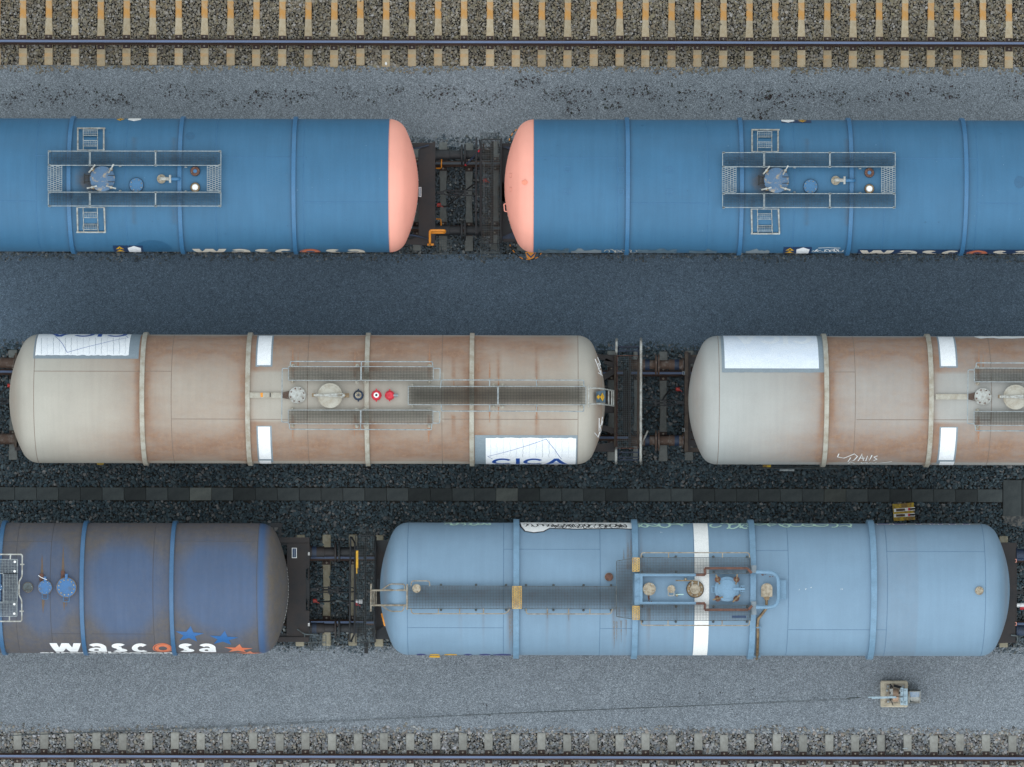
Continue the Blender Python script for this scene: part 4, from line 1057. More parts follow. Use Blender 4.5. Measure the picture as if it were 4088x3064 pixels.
# hazard-striped safety chain hanging at the flank of W2
ch = MB(); ck = MB()
for path in ([(1395, 215, 1.3), (1405, 160, 1.2), (1440, 95, 1.1), (1490, 50, 1.1)], [(1400, 1388, 1.3), (1420, 1450, 1.1), (1480, 1530, .9), (1560, 1583, .8), (1680, 1590, .8), (1740, 1560, .9), (1790, 1500, 1.0)]):
    pts = [G1(*p) for p in path]
    for a, b in zip(pts, pts[1:]):
        n = max(2, int((b - a).length / .07))
        for i in range(n): (ch if i % 2 else ck).tube([a.lerp(b, i / n), a.lerp(b, (i + 1) / n)], .012, 6)
ch.build('safety_chain', 'handle_orange', W2.root); ck.build('safety_chain', 'frame_dark', W2.root)
o = MB().prism([tuple(G1(*p, .8).xy) for p in ((1590, 1500), (1720, 1500), (1690, 1570), (1650, 1590), (1610, 1570))], .8, .83).build('chevron_sign', 'handle_orange', W2.root)
MB().prism([tuple(G1(*p, .84).xy) for p in ((1600, 1520), (1655, 1572), (1710, 1520), (1700, 1508), (1655, 1550), (1612, 1508))], .83, .835).build('chevron_mark', 'navy', o)
# wire step basket of W1
f, b = MB(), MB(); a, c = G1(542, 1525, .6), G1(712, 1350, .6); grating(f, b, a.x, c.x, a.y, c.y, .6, .06, .006, .02); f.add(b.v, b.f)
f.beam(G1(542, 1442, .72), G1(715, 1442, .72), .02, .02).beam(G1(545, 1430, 1.0), G1(545, 1500, .6), .02, .02).beam(G1(600, 1430, 1.0), G1(600, 1500, .6), .02, .02).build('foot_step', 'steel_dark', W1.root)
underframe(W1, P(-500, 1005, 1.1).x, P(1735, 1005, 1.1).x, 'frame_dark'); underframe(W2, P(2000, 1005, 1.1).x, P(4330, 1005, 1.1).x, 'frame_dark')

# =============== beige wagons
def eq_beige(wg, dx):
    zt = wg.zc + wg.R + .13; zr = zt + .06
    def q(X, Y_): x = 1000 + X / 2.011 + dx; return x, 1260 + Y_ / 2.011 + .0022 * dx
    def p(X, Y_, z=zt): return P(*q(X, Y_), z)
    ft = MB()
    def gr(xa, xb, ya, yb, mat='grid_brown'):
        f, b = MB(), MB(); a, c = p(xa, yb), p(xb, ya); grating(f, b, a.x, c.x, a.y, c.y, zt, .034, .0055)
        for i in (0, 1):
            for j in (0, 1):
                u = (a.x + .09, c.x - .09)[i]; v = (a.y - .03, c.y + .03)[j]
                zs = wg.surf(u, v); ft.lathe((u, v, zs - .01), [(.05, 0), (.048, .02), (.02, .03), (.015, zt - zs)], 12)
        o = f.build('walkway', 'steel', wg.root); b.build('grating', mat, o)
    for a in ((305, 885), (890, 1468)): gr(*a, 412, 521); gr(a[0] - 2, a[1] - 3, 761, 870)
    for a in ((1266, 1984), (1990, 2706 - 12)): gr(*a, 571, 716)
    ft.build('walkway_foot', 'beige_ring', wg.root, smooth=True)
    T = lambda pts, z: [(*q(X, Y_), zz if (zz := (pts[2] if False else z)) else z) for X, Y_ in pts]
    tubes(wg, 'safety_railing', 'steel', [
        T([(320, 412), (320, 369), (1462, 372), (1463, 412)], zr), T([(890, 372), (890, 412)], zr), T([(312, 872), (315, 914), (1452, 918), (1455, 872)], zr), T([(884, 872), (884, 915)], zr),
        T([(305, 425), (255, 425), (250, 856), (305, 858)], zr), T([(1468, 425), (1523, 425), (1521, 519), (1468, 518)], zr), T([(1465, 771), (1520, 772), (1518, 866), (1465, 864)], zr),
        T([(1526, 582), (1532, 518), (2676, 520), (2676, 571)], zr), T([(1530, 716), (1534, 768), (2676, 771), (2676, 716)], zr)] +
        [T([(X, 519), (X, 571)], zr) for X in (1920, 2297)] + [T([(X, 716), (X, 769)], zr) for X in (1920, 2297)], .0125, .03)
    # filling pipe channel from the ring to the round cover
    z = wg.zc + wg.R + .05
    a, c = p(-6, 662, z), p(255, 618, z); MB().bbox((a.x, a.y, z - .07), (c.x, c.y, z), .008).build('channel', 'beige_ring', wg.root)
    MB().prism([tuple(p(*t, z - .003).xy) for t in ((255, 618), (255, 662), (312, 674), (330, 660), (330, 620), (312, 606))], z - .07, z - .003).build('channel_end', 'rust_scrape', wg.root)
    rx, ry = q(375, 640); flange(wg, 'round_cover', rx, ry, 34, 'steel_pale', 8, .09, 'rust')
    # domed lid with clamping arm
    z = wg.zc + wg.R + .17; c = p(638, 643, z); r = 50 / (S * H / (H - z))
    lid = MB().lathe((c.x, c.y, 0), [(r * .88, wg.zc + wg.R - .04), (r * .88, z - .07), (r, z - .07), (r, z - .035), (r * .97, z - .025), (r * .84, z - .02), (r * .82, z - .012), (r * .5, z + .008), (r * .1, z + .012)], 56).build('manhole_lid', 'beige_ring', wg.root, smooth=True)
    MB().beam(p(508, 640, z + .035), p(645, 641, z + .04), .05, .03).beam(p(630, 641, z + .045), p(700, 641, z + .05), .07, .02).beam(p(655, 632, z + .06), p(745, 628, z + .06), .018, .025).beam(p(655, 650, z + .06), p(745, 656, z + .06), .018, .025).lathe(p(748, 642, z + .02), [(.03, 0), (.035, .05), (.02, .07)], 12).build('clamping_arm', 'steel_pale', lid)
    MB().bbox(p(495, 655, z - .1), p(520, 625, z + .03)).bbox(p(740, 660, z - .1), p(792, 625, z)).build('lid_hinge', 'bronze', lid)
    for X, Y_, rr, mat, nm, cap in ((865, 640, 19, 'frame_blue', 'black_valve', 'brass'), (1010, 640, 19, 'red', 'red_valve', 'white'), (1117, 640, 18, 'red', 'red_valve', 'red')):
        rx, ry = q(X, Y_); z = wg.zc + wg.R + .14; c = P(rx, ry, z); r = rr / (S * H / (H - z))
        m = MB().lathe((c.x, c.y, 0), [(r * 1.08, wg.zc + wg.R - .02), (r * 1.08, z - .1), (r, z - .095), (r, z - .05), (r * .85, z - .02), (r * .6, z)], 28)
        for yy in ((-1, 1) if X != 1117 else (-1, 1)): m.bbox((c.x - .015, c.y + yy * r * .9, z - .09), (c.x + .015, c.y + yy * r * 1.35, z - .04))
        o = m.build(nm, mat, wg.root, smooth=True)
        if X == 1117:
            m = MB().lathe(c + Vector((r * .8, 0, -.05)), [(.03, 0), (.035, .03), (.035, .1), (.025, .11)], 12, 'x').build('hose_nozzle', 'steel', o, smooth=True)
        elif cap == 'white':
            MB().lathe(c, [(.06, -.004), (.058, .01), (.03, .012), (.03, .01)], 20).build('valve_cap', 'white_dirty', o, smooth=True); MB().lathe(c, [(.028, .008), (.026, .03)], 6).build('cap_nut', 'black', o)
        else:
            MB().lathe(c, [(.075, -.006), (.07, .015), (.02, .02)], 20).build('valve_cap', 'brass', o, smooth=True)
            m = MB()
            for k in range(3): t = R_(60 * k + 20); m.beam(c + Vector((math.cos(t) * .05, math.sin(t) * .05, .025)), c - Vector((math.cos(t) * .05, math.sin(t) * .05, -.025)), .01, .014)
            m.build('valve_wheel', 'frame_blue', o)
def beige_wagon(tipL, capL, capR, tipR, rings, dx, label, mat):
    wg = Wagon(2, 1.468, tipL, capL, capR, tipR, label)
    xr = [wg.X(r) for r in rings]; W = {}
    feet = [wg.X(1000 + X / 2.011 + dx) for X in (338, 840, 1435, 1630, 1990, 2297)]
    rs = random.Random(int(tipL)); amps = {round(x, 3): rs.uniform(.7, 1) for x in feet}
    def dirt(x, a):
        v = 0
        t = abs(a) / wg.R
        for r in xr: v += (1.5 if r < xr[1] + .01 else 1.0) * math.exp(-((x - r) / .12) ** 2) * (.55 + .45 * min(1, t * 2)) + .32 * math.exp(-((x - r) / .4) ** 2)
        mid = 1 if xr[0] < x < xr[-1] + 2.6 else 0
        dl, dr_ = x - wg.xl, wg.xr - x
        sec = .82 if xr[0] < x < xr[-1] else .0
        if x >= xr[-1]: sec = .72 * min(1, (dr_ + .2) / .6)
        if x <= xr[0]: sec = .5 * min(1, max(0, dl) / 1.9)
        v += sec * (.45 + .75 * math.exp(-((t - .95) / .42) ** 2) + .1)
        if x > xr[1] and x < feet[2] + .3 and abs(a) < .55: v *= .35
        for fx in feet:
            u = x - fx
            if .45 < abs(a) < 1.35: v += .8 * amps[round(fx, 3)] * math.exp(-(u / .035) ** 2) * math.exp(-max(0, abs(a) - .75) / .3)
        if t > 1.35: v *= .35
        return max(0, min(1, v))
    wg.shell(mat, dirt, mat, lambda x, a, r: (.10 + .5 * math.exp(-((r - .95) / .28) ** 2) + (.25 if r < .8 else 0)) * (1.1 if dx == 0 and x > 0 else .55))
    for r in rings: wg.ring(r, .105, .055, 'beige_ring')
    eq_beige(wg, dx)
    return wg
W3 = beige_wagon(39, 134, 2308, 2416, [565.6, 987.5, 1463.5, 1883], 0, 'beige tank wagon with rust stains in the middle row on the left', 'beige')
W4 = beige_wagon(2748, 2872, 5040, 5140, [3301, 3719, 4205, 4630], 2738, 'beige tank wagon with pale bluish end in the middle row on the right', 'beige2')
W3.seams([134, 683, 1227, 1764, 2308], [(134, 560, 1483), (570, 683, 1483), (683, 980, 1674), (995, 1227, 1675), (1764, 2306, 1675)], 'seam_brown')
W4.seams([2872, 3415, 3958], [(3310, 3415, 1486), (3420, 3958, 1677)], 'seam_brown')
def arc_of(wg, py, px=2044): return wg.hit(px, py)[1]
def rect(wg, px0, px1, a0, a1, pz=None):
    x0, x1 = (P(px0, wg.py, pz or (wg.zc + wg.R * .5)).x, P(px1, wg.py, pz or (wg.zc + wg.R * .5)).x)
    return ([(x0, a0), (x1, a0), (x1, a1), (x0, a1)], [(0, 1, 2, 3)])
# company boards (foil on a grey ground)
N0 = -1.95 * W3.R
def jag(wg, px0, px1, a0, a1, pz, seed, amp=.012, n=40):
    """sheet with a ragged edge at a1"""
    r = random.Random(seed); x0, x1 = P(px0, wg.py, pz).x, P(px1, wg.py, pz).x
    pts = [(x0, a0), (x1, a0)] + [(x1 + (x0 - x1) * i / n, a1 + r.uniform(-amp, amp)) for i in range(n + 1)]
    return pts, [tuple(range(len(pts)))]
a1 = arc_of(W3, 1433, 350); W3.decal('panel', 'grey_patch', [rect(W3, 143, 561, -1.95 * W3.R, a1, 3.2)], .003)
a2 = arc_of(W3, 1420, 350); W3.decal('logo_panel', 'foil', [jag(W3, 150, 521, -1.9 * W3.R, a2, 3.2, 1)], .0045)
xa, xb = P(195, 1340, 3.0).x, P(505, 1340, 3.0).x
def cica(wg, xl, xr_, s_, a_top, a_bot, mat='ink_blue'):
    """wide C I C A lettering; on the north flank it runs right to left"""
    W_ = xr_ - xl; polys = []; t = (a_bot - a_top) * .19
    for ch, u0, u1 in (('C', 0, .27), ('I', .29, .39), ('C', .41, .68), ('A', .69, 1.0)):
        for vs, fs in glyph(ch, W_ * u0, W_ * u1, a_top, a_bot, t, wg):
            polys.append(([(xl + v[0], v[1]) if s_ > 0 else (xr_ - v[0], -v[1]) for v in vs], fs))
    wg.decal('lettering', mat, polys, .0065)
cica(W3, P(190, 1335, 3).x, P(508, 1335, 3).x, -1, abs(W3.hit(350, 1346)[1]), abs(W3.hit(350, 1346)[1]) + .34 * W3.R)
def lines(wg, pts, wd, mat='ink_blue', name='logo_line'):
    ps = []
    for a, b in zip(pts, pts[1:]):
        p0, p1 = Vector(wg.hit(*a)), Vector(wg.hit(*b)); ps.append(wg.stroke([p0.lerp(p1, i / 12) for i in range(13)], wd))
    return wg.decal(name, mat, ps, .006)
lines(W3, [(219, 1344), (250, 1375), (268, 1409), (400, 1374), (500, 1352), (512, 1350), (500, 1341)], .011)
a1 = arc_of(W3, 1738, 2100); W3.decal('panel', 'grey_patch', [rect(W3, 1896, 2305, a1, 1.95 * W3.R, 3.2)], .003)
a2 = arc_of(W3, 1749, 2100); W3.decal('logo_panel', 'foil', [jag(W3, 1940, 2299, 1.9 * W3.R, a2, 3.2, 2)], .0045)
cica(W3, P(1964, 1840, 3).x, P(2268, 1840, 3).x, 1, 1.18 * W3.R, 1.5 * W3.R)
lines(W3, [(1966, 1832), (1947, 1822), (2181, 1753), (2215, 1795), (2242, 1833)], .011)
cr = []
r5 = random.Random(5)
for x_ in list(range(165, 515, 24)): cr.append(([(x_ + r5.uniform(-2, 2), 1337 + 6 * i + 0) for i in range(3, 14)],))
for s_, xs in ((0, range(165, 515, 24)), (1, range(1958, 2295, 26))):
    ps = []
    for x_ in xs:
        y0, y1 = (1350, 1416) if s_ == 0 else (1752, 1826); n = 8
        pts = [W3.hit(x_ + r5.uniform(-2.2, 2.2), y0 + (y1 - y0) * i / n) for i in range(n + 1)]; ps.append(W3.stroke(pts, r5.choice([.003, .004, .007])))
    W3.decal('foil_crease', 'grey_patch', ps, .0052)
for wg, xs in ((W3, ((1029, 1084), (1033, 1082))), (W4, ((3751, 3812), (3752, 3813)))):
    for (px0, px1), (ya, yb) in zip(xs, ((1342, 1459), (1704, 1833))):
        if wg is W4: ya += 4; yb += 4
        xm = (px0 + px1) / 2; a0, a1 = arc_of(wg, ya, xm), arc_of(wg, yb, xm)
        wg.decal('panel', 'grey_patch', [jag(wg, px0 - 6, px1 + 6, a0 - (.02 if a0 > 0 else .1), a1 + (.04 if a0 < 0 else .28), 3.6, 3, .01, 8)], .003)
        wg.decal('reflective_panel', 'white', [rect(wg, px0, px1 - 1, a0, a1, 3.6)], .0045)
        if a0 > 0: wg.decal('reflective_panel', 'white', [rect(wg, px0 + 2, px1 - 1, a1 + .1, a1 + .5, 3.2)], .0045)
a1 = arc_of(W4, 1488, 3080); W4.decal('panel', 'grey_patch', [jag(W4, 2877, 3294, -1.95 * W4.R, a1, 3.4, 4, .006)], .003)
a2 = arc_of(W4, 1472, 3080); W4.decal('logo_panel', 'foil_pale', [rect(W4, 2889, 3263, -1.9 * W4.R, a2, 3.4)], .0045)
cica(W4, P(2930, 1345, 3.2).x, P(3240, 1345, 3.2).x, -1, 1.0 * W4.R, 1.42 * W4.R, 'ghost')
lines(W4, [(2952, 1352), (3011, 1461), (3130, 1425), (3246, 1384), (3225, 1362)], .013, 'ghost')
# small marks on the channel of W3
z = W3.zc + W3.R + .052
MB().prism([tuple(P(*t, z).xy) for t in ((1039, 1570), (1049, 1568), (1050, 1586), (1041, 1587))], z, z + .002).build('orange_mark', 'handle_orange', W3.root)
vs, fs = text_mesh('1', .02); c0 = P(1080, 1585, z)
MB().add([(c0.x + (v.x - .3) * .16, c0.y + v.y * .13, z + .003) for v in vs], fs).build('numeral', 'black', W3.root)
# spray tags
def tag_word(wg, txt, px0, px1, py0, py1, mat, bold=.0):
    x0, at = wg.hit(px0, py0); x1, ab = wg.hit(px1, py1)
    wg.text(txt, x0, x1, at, ab, bold, 'graffiti', mat, .0065)
x0, at = W4.hit(3345, 1806); x1, ab = W4.hit(3560, 1848)
def sp(u, v): return (x0 + (x1 - x0) * u, at + (ab - at) * v)
W4.decal('graffiti', 'white_dirty', [W4.stroke([sp(*p) for p in pp], .026) for pp in (
    [(.02, .1), (.0, .35), (.12, .45), (.3, .1), (.36, .3), (.3, .7), (.2, .85), (.24, .4)],
    [(.38, .75), (.44, .1), (.48, .7)], [(.39, .45), (.5, .45)], [(.52, .75), (.54, .25), (.58, .7), (.62, .2)], [(.72, .25), (.66, .35), (.72, .55), (.66, .7)],
    [(.22, 1.1), (.24, .85), (.34, 1.1)], [(.44, .95), (.48, 1.15), (.53, .95), (.44, .92)], [(.55, .9), (.55, 1.15), (.62, .95)], [(.64, .95), (.66, 1.1), (.72, .9), (.74, 1.05), (1.0, .8)])], .0065)
W4.decal('graffiti', 'white_dirty', [([W4.hit(3890 + 25 * i, 1344 + (0 if i % 2 else 1)) for i in range(14)] + [(lambda h: (h[0], h[1]))(W4.hit(4215 - 25 * i, 1355 - (7 if i in (0, 13) else r5.uniform(0, 4)))) for i in range(14)], [tuple(range(28))])], .0062)
W4.decal('graffiti', 'red_dark', [W4.stroke([W4.hit(3860 + 20 * i, 1343 + (1 if i % 2 else 0)) for i in range(18)], .03)], .006)
# ladder over the right end of W3 and its frame
def g2(X, Y_): return 2380 + X / 2.96, 1320 + Y_ / 2.96
def G2(X, Y_, z): return P(*g2(X, Y_), z)
def e2(X, Y_): return 2000 + X / 2.011, 1260 + Y_ / 2.011
tubes(W3, 'ladder', 'steel_pale', [[(*e2(700, 582), 4.34), (*e2(800, 586), 4.05), (*e2(905, 605), 2.6)], [(*e2(700, 712), 4.34), (*e2(800, 710), 4.05), (*e2(905, 727), 2.6)],
                                   [(*e2(704, 555), 4.4), (*e2(704, 740), 4.4)]] + [[(*e2(X, 590 + (X - 700) * .06), z), (*e2(X, 712 + (X - 700) * .06), z)] for X, z in ((864, 3.2), (888, 2.9), (903, 2.62))], .017, .1)
o = MB().add([Vector(P(*e2(*p), z)) for p, z in (((765, 612), 4.02), ((765, 700), 4.02), ((838, 700), 3.62), ((838, 600), 3.62))], [(0, 1, 2, 3)]).build('sign_plate', 'steel_blue', W3.root)
MB().add([Vector(P(*e2(*p), z)) for p, z in (((768, 655), 4.03), ((782, 675), 3.96), ((796, 655), 3.88), ((782, 635), 3.96))], [(0, 1, 2, 3)]).add([Vector(P(*e2(*p), z)) for p, z in (((796, 655), 3.9), ((815, 690), 3.78), ((830, 655), 3.7), ((815, 620), 3.78))], [(0, 1, 2, 3)]).build('warning_sign', 'yellow', o)
# end scrawls on W3's right dome
def dome_strokes(wg, side, paths, wd, mat):
    prof = wg.profile(side); mb = MB()
    def pt(px, py):
        # walk down the dome profile until its image column matches
        best = None; g = P(px, py, wg.zc)
        for d, r in prof:
            for k in range(0, 1):
                yy = None
            # y from image, z from radius
            z = wg.zc
            for _ in range(4):
                q_ = P(px, py, z); dy = q_.y - wg.yc
                if abs(dy) < r: z = wg.zc + math.sqrt(r * r - dy * dy)
            q_ = P(px, py, z); x_ = (wg.xl - d) if side < 0 else (wg.xr + d)
            if abs(q_.y - wg.yc) < r:
                e = abs(q_.x - x_)
                if best is None or e < best[0]: best = (e, Vector((x_ + side * .006, q_.y, z + .006)))
        return best[1] if best else P(px, py, wg.zc)
    for pp in paths: mb.tube([pt(*p) for p in pp], wd / 2, 5)
    return mb.build('graffiti', mat, wg.root)
dome_strokes(W3, 1, [[e2(*p) for p in q_] for q_ in ([(752, 350), (775, 400), (785, 440), (800, 470)], [(770, 335), (790, 380), (800, 400)], [(778, 385), (795, 420), (780, 430)], [(780, 462), (805, 478), (812, 486)], [(795, 440), (800, 480)],
    [(785, 825), (783, 880), (785, 930)], [(812, 815), (805, 860), (790, 900)], [(815, 850), (805, 880), (795, 890)], [(750, 945), (775, 978), (790, 935)], [(795, 900), (800, 930), (786, 960)])], .02, 'white')
# ---- gap between the beige wagons
zP = 1.38
f, b = MB(), MB(); a, c = G2(245, 1392, zP), G2(495, 298, zP); grating(f, b, a.x, c.x, a.y, c.y, zP, .045, .004, .02)
o = f.build('end_platform', 'rust', W3.root); b.build('grating', 'steel_dark', o)
tubes(W3, 'end_railing', 'steel_pale', [[(*g2(242, 105), 1.5), (*g2(240, 130), 1.9), (*g2(238, 255), 1.9), (*g2(236, 280), 1.5)], [(*g2(236, 1390), 1.5), (*g2(234, 1410), 1.9), (*g2(235, 1545), 1.9), (*g2(237, 1572), 1.5)],
    [(*g2(530, 98), 1.2), (*g2(530, 125), 2.3), (*g2(527, 1540), 2.3), (*g2(528, 1572), 1.2)]], .03, .08)
tubes(W3, 'end_railing', 'frame_brown', [[(*g2(508, 300), 1.5), (*g2(497, 330), 1.9), (*g2(494, 1330), 1.9), (*g2(512, 1385), 1.5)], [(*g2(222, 300), 1.5), (*g2(222, 1380), 1.5)]], .022, .06)
tubes(W3, 'brake_lever', 'steel_pale', [[(*g2(536, 1350), 1.5), (*g2(608, 1190), 1.9)]], .02, 0)
st = MB()
for Y_, z in ((190, .9), (243, 1.15), (205, .55), (1440, 1.1), (1500, .8), (1530, .5)): st.beam(G2(258, Y_, z), G2(505, Y_, z), .03, .03)
for X in (262, 500): st.beam(G2(X, 190, .5), G2(X, 300, 1.3), .03, .02).beam(G2(X, 1395, 1.3), G2(X, 1530, .5), .03, .02)
st.build('foot_step', 'frame_blue', W3.root)
fr = MB()
for pa, pb in (((0, 308), (225, 345)), ((60, 575), (225, 470)), ((0, 1130), (215, 1190)), ((0, 1385), (225, 1350)), ((100, 360), (225, 420))): fr.beam(G2(*pa, 1.15), G2(*pb, 1.15), .13, .12)
fr.box(G2(225, 1400, 1.32), G2(240, 300, 1.1)).box(G2(385, 1390, 1.3), G2(408, 310, .85)); fr.beam(G2(100, 760, 1.1), G2(225, 740, 1.1), .09, .1).beam(G2(100, 920, 1.1), G2(225, 900, 1.1), .09, .1)
fr.beam(G2(350, 480, .8), G2(350, 1200, .8), .12, .08)
fr.build('headstock', 'brown_black', W3.root)
for Y_ in (405, 1302):
    buffer(W3, *g2(408, Y_), 1, 'rust_scrape', .61, .33, r=.125); buffer(W4, *g2(1030, Y_), -1, 'rust_scrape', .60, .1)
coupling(W4, *[g2(x, 853)[0] for x in (1035, 500)], g2(0, 853)[1])
hose(W4, [(*g2(960, 700), .85), (*g2(900, 700), .75), (*g2(840, 740), .6), (*g2(780, 830), .5)]); hose(W3, [(*g2(500, 1035), .85), (*g2(570, 1015), .75), (*g2(640, 940), .6), (*g2(700, 885), .5)])
cock(W4, *g2(965, 695)); cock(W3, *g2(505, 1020), .9, 'steel')
MB().box(G2(1045, 1432, 1.3), G2(1082, 262, .85)).build('headstock', 'frame_brown', W4.root, label='weathered brown beam across the wagon end')
m = MB().box(G2(1086, 1420, 1.24), G2(1112, 270, .9))
for pa, pb in (((1110, 360), (1230, 345)), ((1110, 1255), (1230, 1210)), ((1110, 1330), (1260, 1350))): m.beam(G2(*pa, 1.15), G2(*pb, 1.15), .14, .12)
m.build('frame_brace', 'brown_black', W4.root)
for Y_ in (505, 1178):
    m = MB(); m.tube([G2(1022, Y_ - 18, 1.3), G2(1045, Y_ - 18, 1.3), G2(1045, Y_ + 18, 1.3), G2(1022, Y_ + 18, 1.3), G2(1022, Y_ - 18, 1.3)], .008, 6); m.build('tie_down_hook', 'steel', W4.root)
# left end of W3
MB().box(P(58, 1786, 1.3), P(74, 1414, .85)).build('headstock', 'frame_brown', W3.root)
for py in (1449.5, 1754): buffer(W3, 60, py, -1, 'rust_scrape', .62)
coupling(W3, 56, -60, 1602); hose(W3, [(45, 1540, .85), (20, 1555, .7), (-15, 1590, .5)]); cock(W3, 38, 1540)
underframe(W3, P(60, 1700, 1.1).x, P(2462, 1700, 1.1).x, 'brown_black'); underframe(W4, P(2735, 1700, 1.1).x, P(5180, 1700, 1.1).x, 'frame_brown')
# low handrail and brake plate under the flank of W4, yellow bracket under W3
tubes(W4, 'shunter_step', 'steel_dark', [[(3012, 1850, 1.1), (3012, 1870, .9), (3364, 1871, .9), (3366, 1850, 1.1)], [(3012, 1863, .6), (3364, 1864, .6)]], .018, .04)
MB().bbox(P(3112, 1882, .8), P(3171, 1874, .83)).build('step_plate', 'steel', W4.root); MB().bbox(P(3045, 1866, .9), P(3078, 1852, .95)).build('yellow_bracket', 'yellow_dirty', W4.root)
MB().prism([tuple(P(*t, .7).xy) for t in ((384, 1840), (418, 1840), (412, 1857), (388, 1857))], .66, .7).build('yellow_bracket', 'yellow_dirty', W3.root)

# =============== grimy blue wagon, lower left
W5 = Wagon(3, 1.487, -1160, -1040, 1027, 1151, 'grimy blue tank wagon at the lower left with white lettering and stars')
rings5 = [-4, 325, 683.6]; x5 = [W5.X(r) for r in rings5]; xc5 = W5.X(1027)
secs = [((x5[1] + x5[2]) / 2 - .05, .86), ((x5[2] + xc5) / 2 + .12, 1.02), ((x5[0] + x5[1]) / 2 + .15, .62)]
st1, st2 = W5.X(166), W5.X(251)
def dirt5(x, a):
    t = abs(a) / W5.R
    v = 1.0
    for cx, hw in secs:
        u = abs(x - cx) / hw
        sm = lambda q: q * q * (3 - 2 * q)
        tt = t + (.10 if a > 0 else -.02) * math.sin(x * 2.3)
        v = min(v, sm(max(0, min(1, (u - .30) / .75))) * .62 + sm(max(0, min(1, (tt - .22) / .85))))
    v *= .86
    if x < x5[1]: v = max(v, .48)
    if W5.X(1031) < x: v = .0 if t < 2 else v
    v = max(.30, v)
    for sx in (st1, st2):
        if -1.6 < a < -.1 or (0 < a < .5): v = max(v, .95 * math.exp(-((x - sx) / .035) ** 2) * (math.exp(-abs(a + .2) / .5)))
    return min(1, v * 1.0)
def capd5(x, a, r):
    d = x - xc5
    if d < .03: return .3
    if d < .16: return .05
    return min(1.0, .45 + (d - .16) * 5)
W5.shell('grime', dirt5, 'grime', capd5)
for r in rings5: W5.ring(r, .095, .055, 'ring_blue')
W5.seams([62, 200, 610, 1025], [(0, 200, 2163), (200, 322, 2531), (360, 608, 2532), (690, 1025, 2163)], 'seam_dark')
R = W5.R
f5 = lambda X: W5.hit(X / 1.558, 2580)[0]
at, ab = W5.hit(300, 2568)[1], W5.hit(300, 2602)[1]
word_wascosa(W5, [(f5(a), f5(b)) for a, b in ((310, 505), (547, 660), (690, 788), (818, 922), (948, 1070), (1108, 1205), (1235, 1340))], at, ab)
W5.text('eurotankwagon', f5(235), f5(1070), 1.335 * R, 1.60 * R, .03, 'lettering', 'white')
def star(cx, cy, rx, ry, rot=0.0):
    pts = []
    for i in range(10):
        rr = 1 if i % 2 == 0 else .4; t = rot + math.pi / 2 + math.pi * i / 5
        pts.append((cx + rx * rr * math.cos(t), cy - ry * rr * math.sin(t)))
    return pts
def star_d(X, Y_, rm, mat, rot):
    x, a = W5.hit(X / 1.558, 2000 + Y_ / 1.558); n = 10
    c = (x, a); pts = star(x, a, rm * 1.1, rm * .85, rot)
    W5.decal('star', mat, [([c] + pts, [(0, i + 1, (i + 1) % n + 1) for i in range(n)])], .005)
star_d(1178, 833, .31, 'star_blue', -.12); star_d(1390, 858, .31, 'star_blue', -.12); star_d(1482, 922, .31, 'orange', -.12)
star_d(1550, 947, .30, 'orange', -.1)
end_letters(W5, 1, -.8, .5, 'white_dirty', 16, .02)
# top fittings
def g5(X, Y_): return X / 4.876, 2180 + Y_ / 4.876
for X, Y_, rr, mat, nb, nm in ((540, 808, 19.5, 'steel_dark', 3, 'vent_cap'), (875, 808, 27, 'deep_blue', 8, 'bolted_cover'), (1290, 808, 38, 'deep_blue', 12, 'bolted_cover')):
    o, c, r = flange(W5, nm, *g5(X, Y_), rr, mat, nb, .1, 'brass' if X > 1000 else 'steel', 'bronze')
    if X > 600:
        m = MB().tube([c + Vector((-.065, -r * .85, -.02)), c + Vector((-.065, -r - .11, -.02)), c + Vector((.065, -r - .11, -.02)), c + Vector((.065, -r * .85, -.02))], .011, 8, .03); m.build('handle', 'ring_blue', o, smooth=True)
        MB().bbox(c + Vector((-.03, r * .9, -.06)), c + Vector((.03, r + .09, .02)), .01).lathe(c + Vector((0, r + .05, 0)), [(.03, -.03), (.03, .03)], 10).build('hinge', 'deep_blue', o)
        MB().bbox(c + Vector((-.13, r * .95, -.1)), c + Vector((-.04, r + .16, -.07)), .01).build('hinge_foot', 'rust', o)
tubes(W5, 'seal_wire', 'white', [[(*g5(745, 575), 4.33), (*g5(800, 615), 4.33), (*g5(915, 662), 4.33)]], .006, 0)
z5 = W5.zc + W5.R + .14
f, b = MB(), MB()
for (xa, ya, xb, yb) in ((-1500, 265, 342, 535), (62, 540, 336, 1090), (-1500, 1097, 330, 1368)):
    a, c = P(*g5(xa, yb), z5), P(*g5(xb, ya), z5); grating(f, b, a.x, c.x, a.y, c.y, z5, .034, .005)
o = f.build('walkway', 'steel', W5.root); b.build('grating', 'steel', o)
m = MB()
for X, Y_ in ((290, 310), (285, 495), (278, 1135), (278, 1320)): m.lathe(P(*g5(X, Y_), z5), [(.028, 0), (.028, .006), (.012, .007), (.012, .018)], 16)
m.build('grating_clip', 'white_dirty', o)
tubes(W5, 'safety_railing', 'steel_pale', [[(*g5(-1500, 170), z5 + .03), (*g5(435, 165), z5 + .03), (*g5(430, 600), z5 + .03), (*g5(372, 690), z5 + .03), (*g5(370, 960), z5 + .03), (*g5(422, 1050), z5 + .03), (*g5(425, 1470), z5 + .03), (*g5(-1500, 1470), z5 + .03)],
    [(*g5(205, 170), z5 + .03), (*g5(200, 262), z5)], [(*g5(185, 1375), z5), (*g5(185, 1470), z5 + .03)], [(*g5(392, 362), z5 + .02), (*g5(472, 362), z5 + .02)], [(*g5(382, 1272), z5 + .02), (*g5(462, 1272), z5 + .02)]], .0165, .05)
flange(W5, 'valve_flange', *g5(-35, 808), 17, 'ring_blue', 6, .1, 'white')
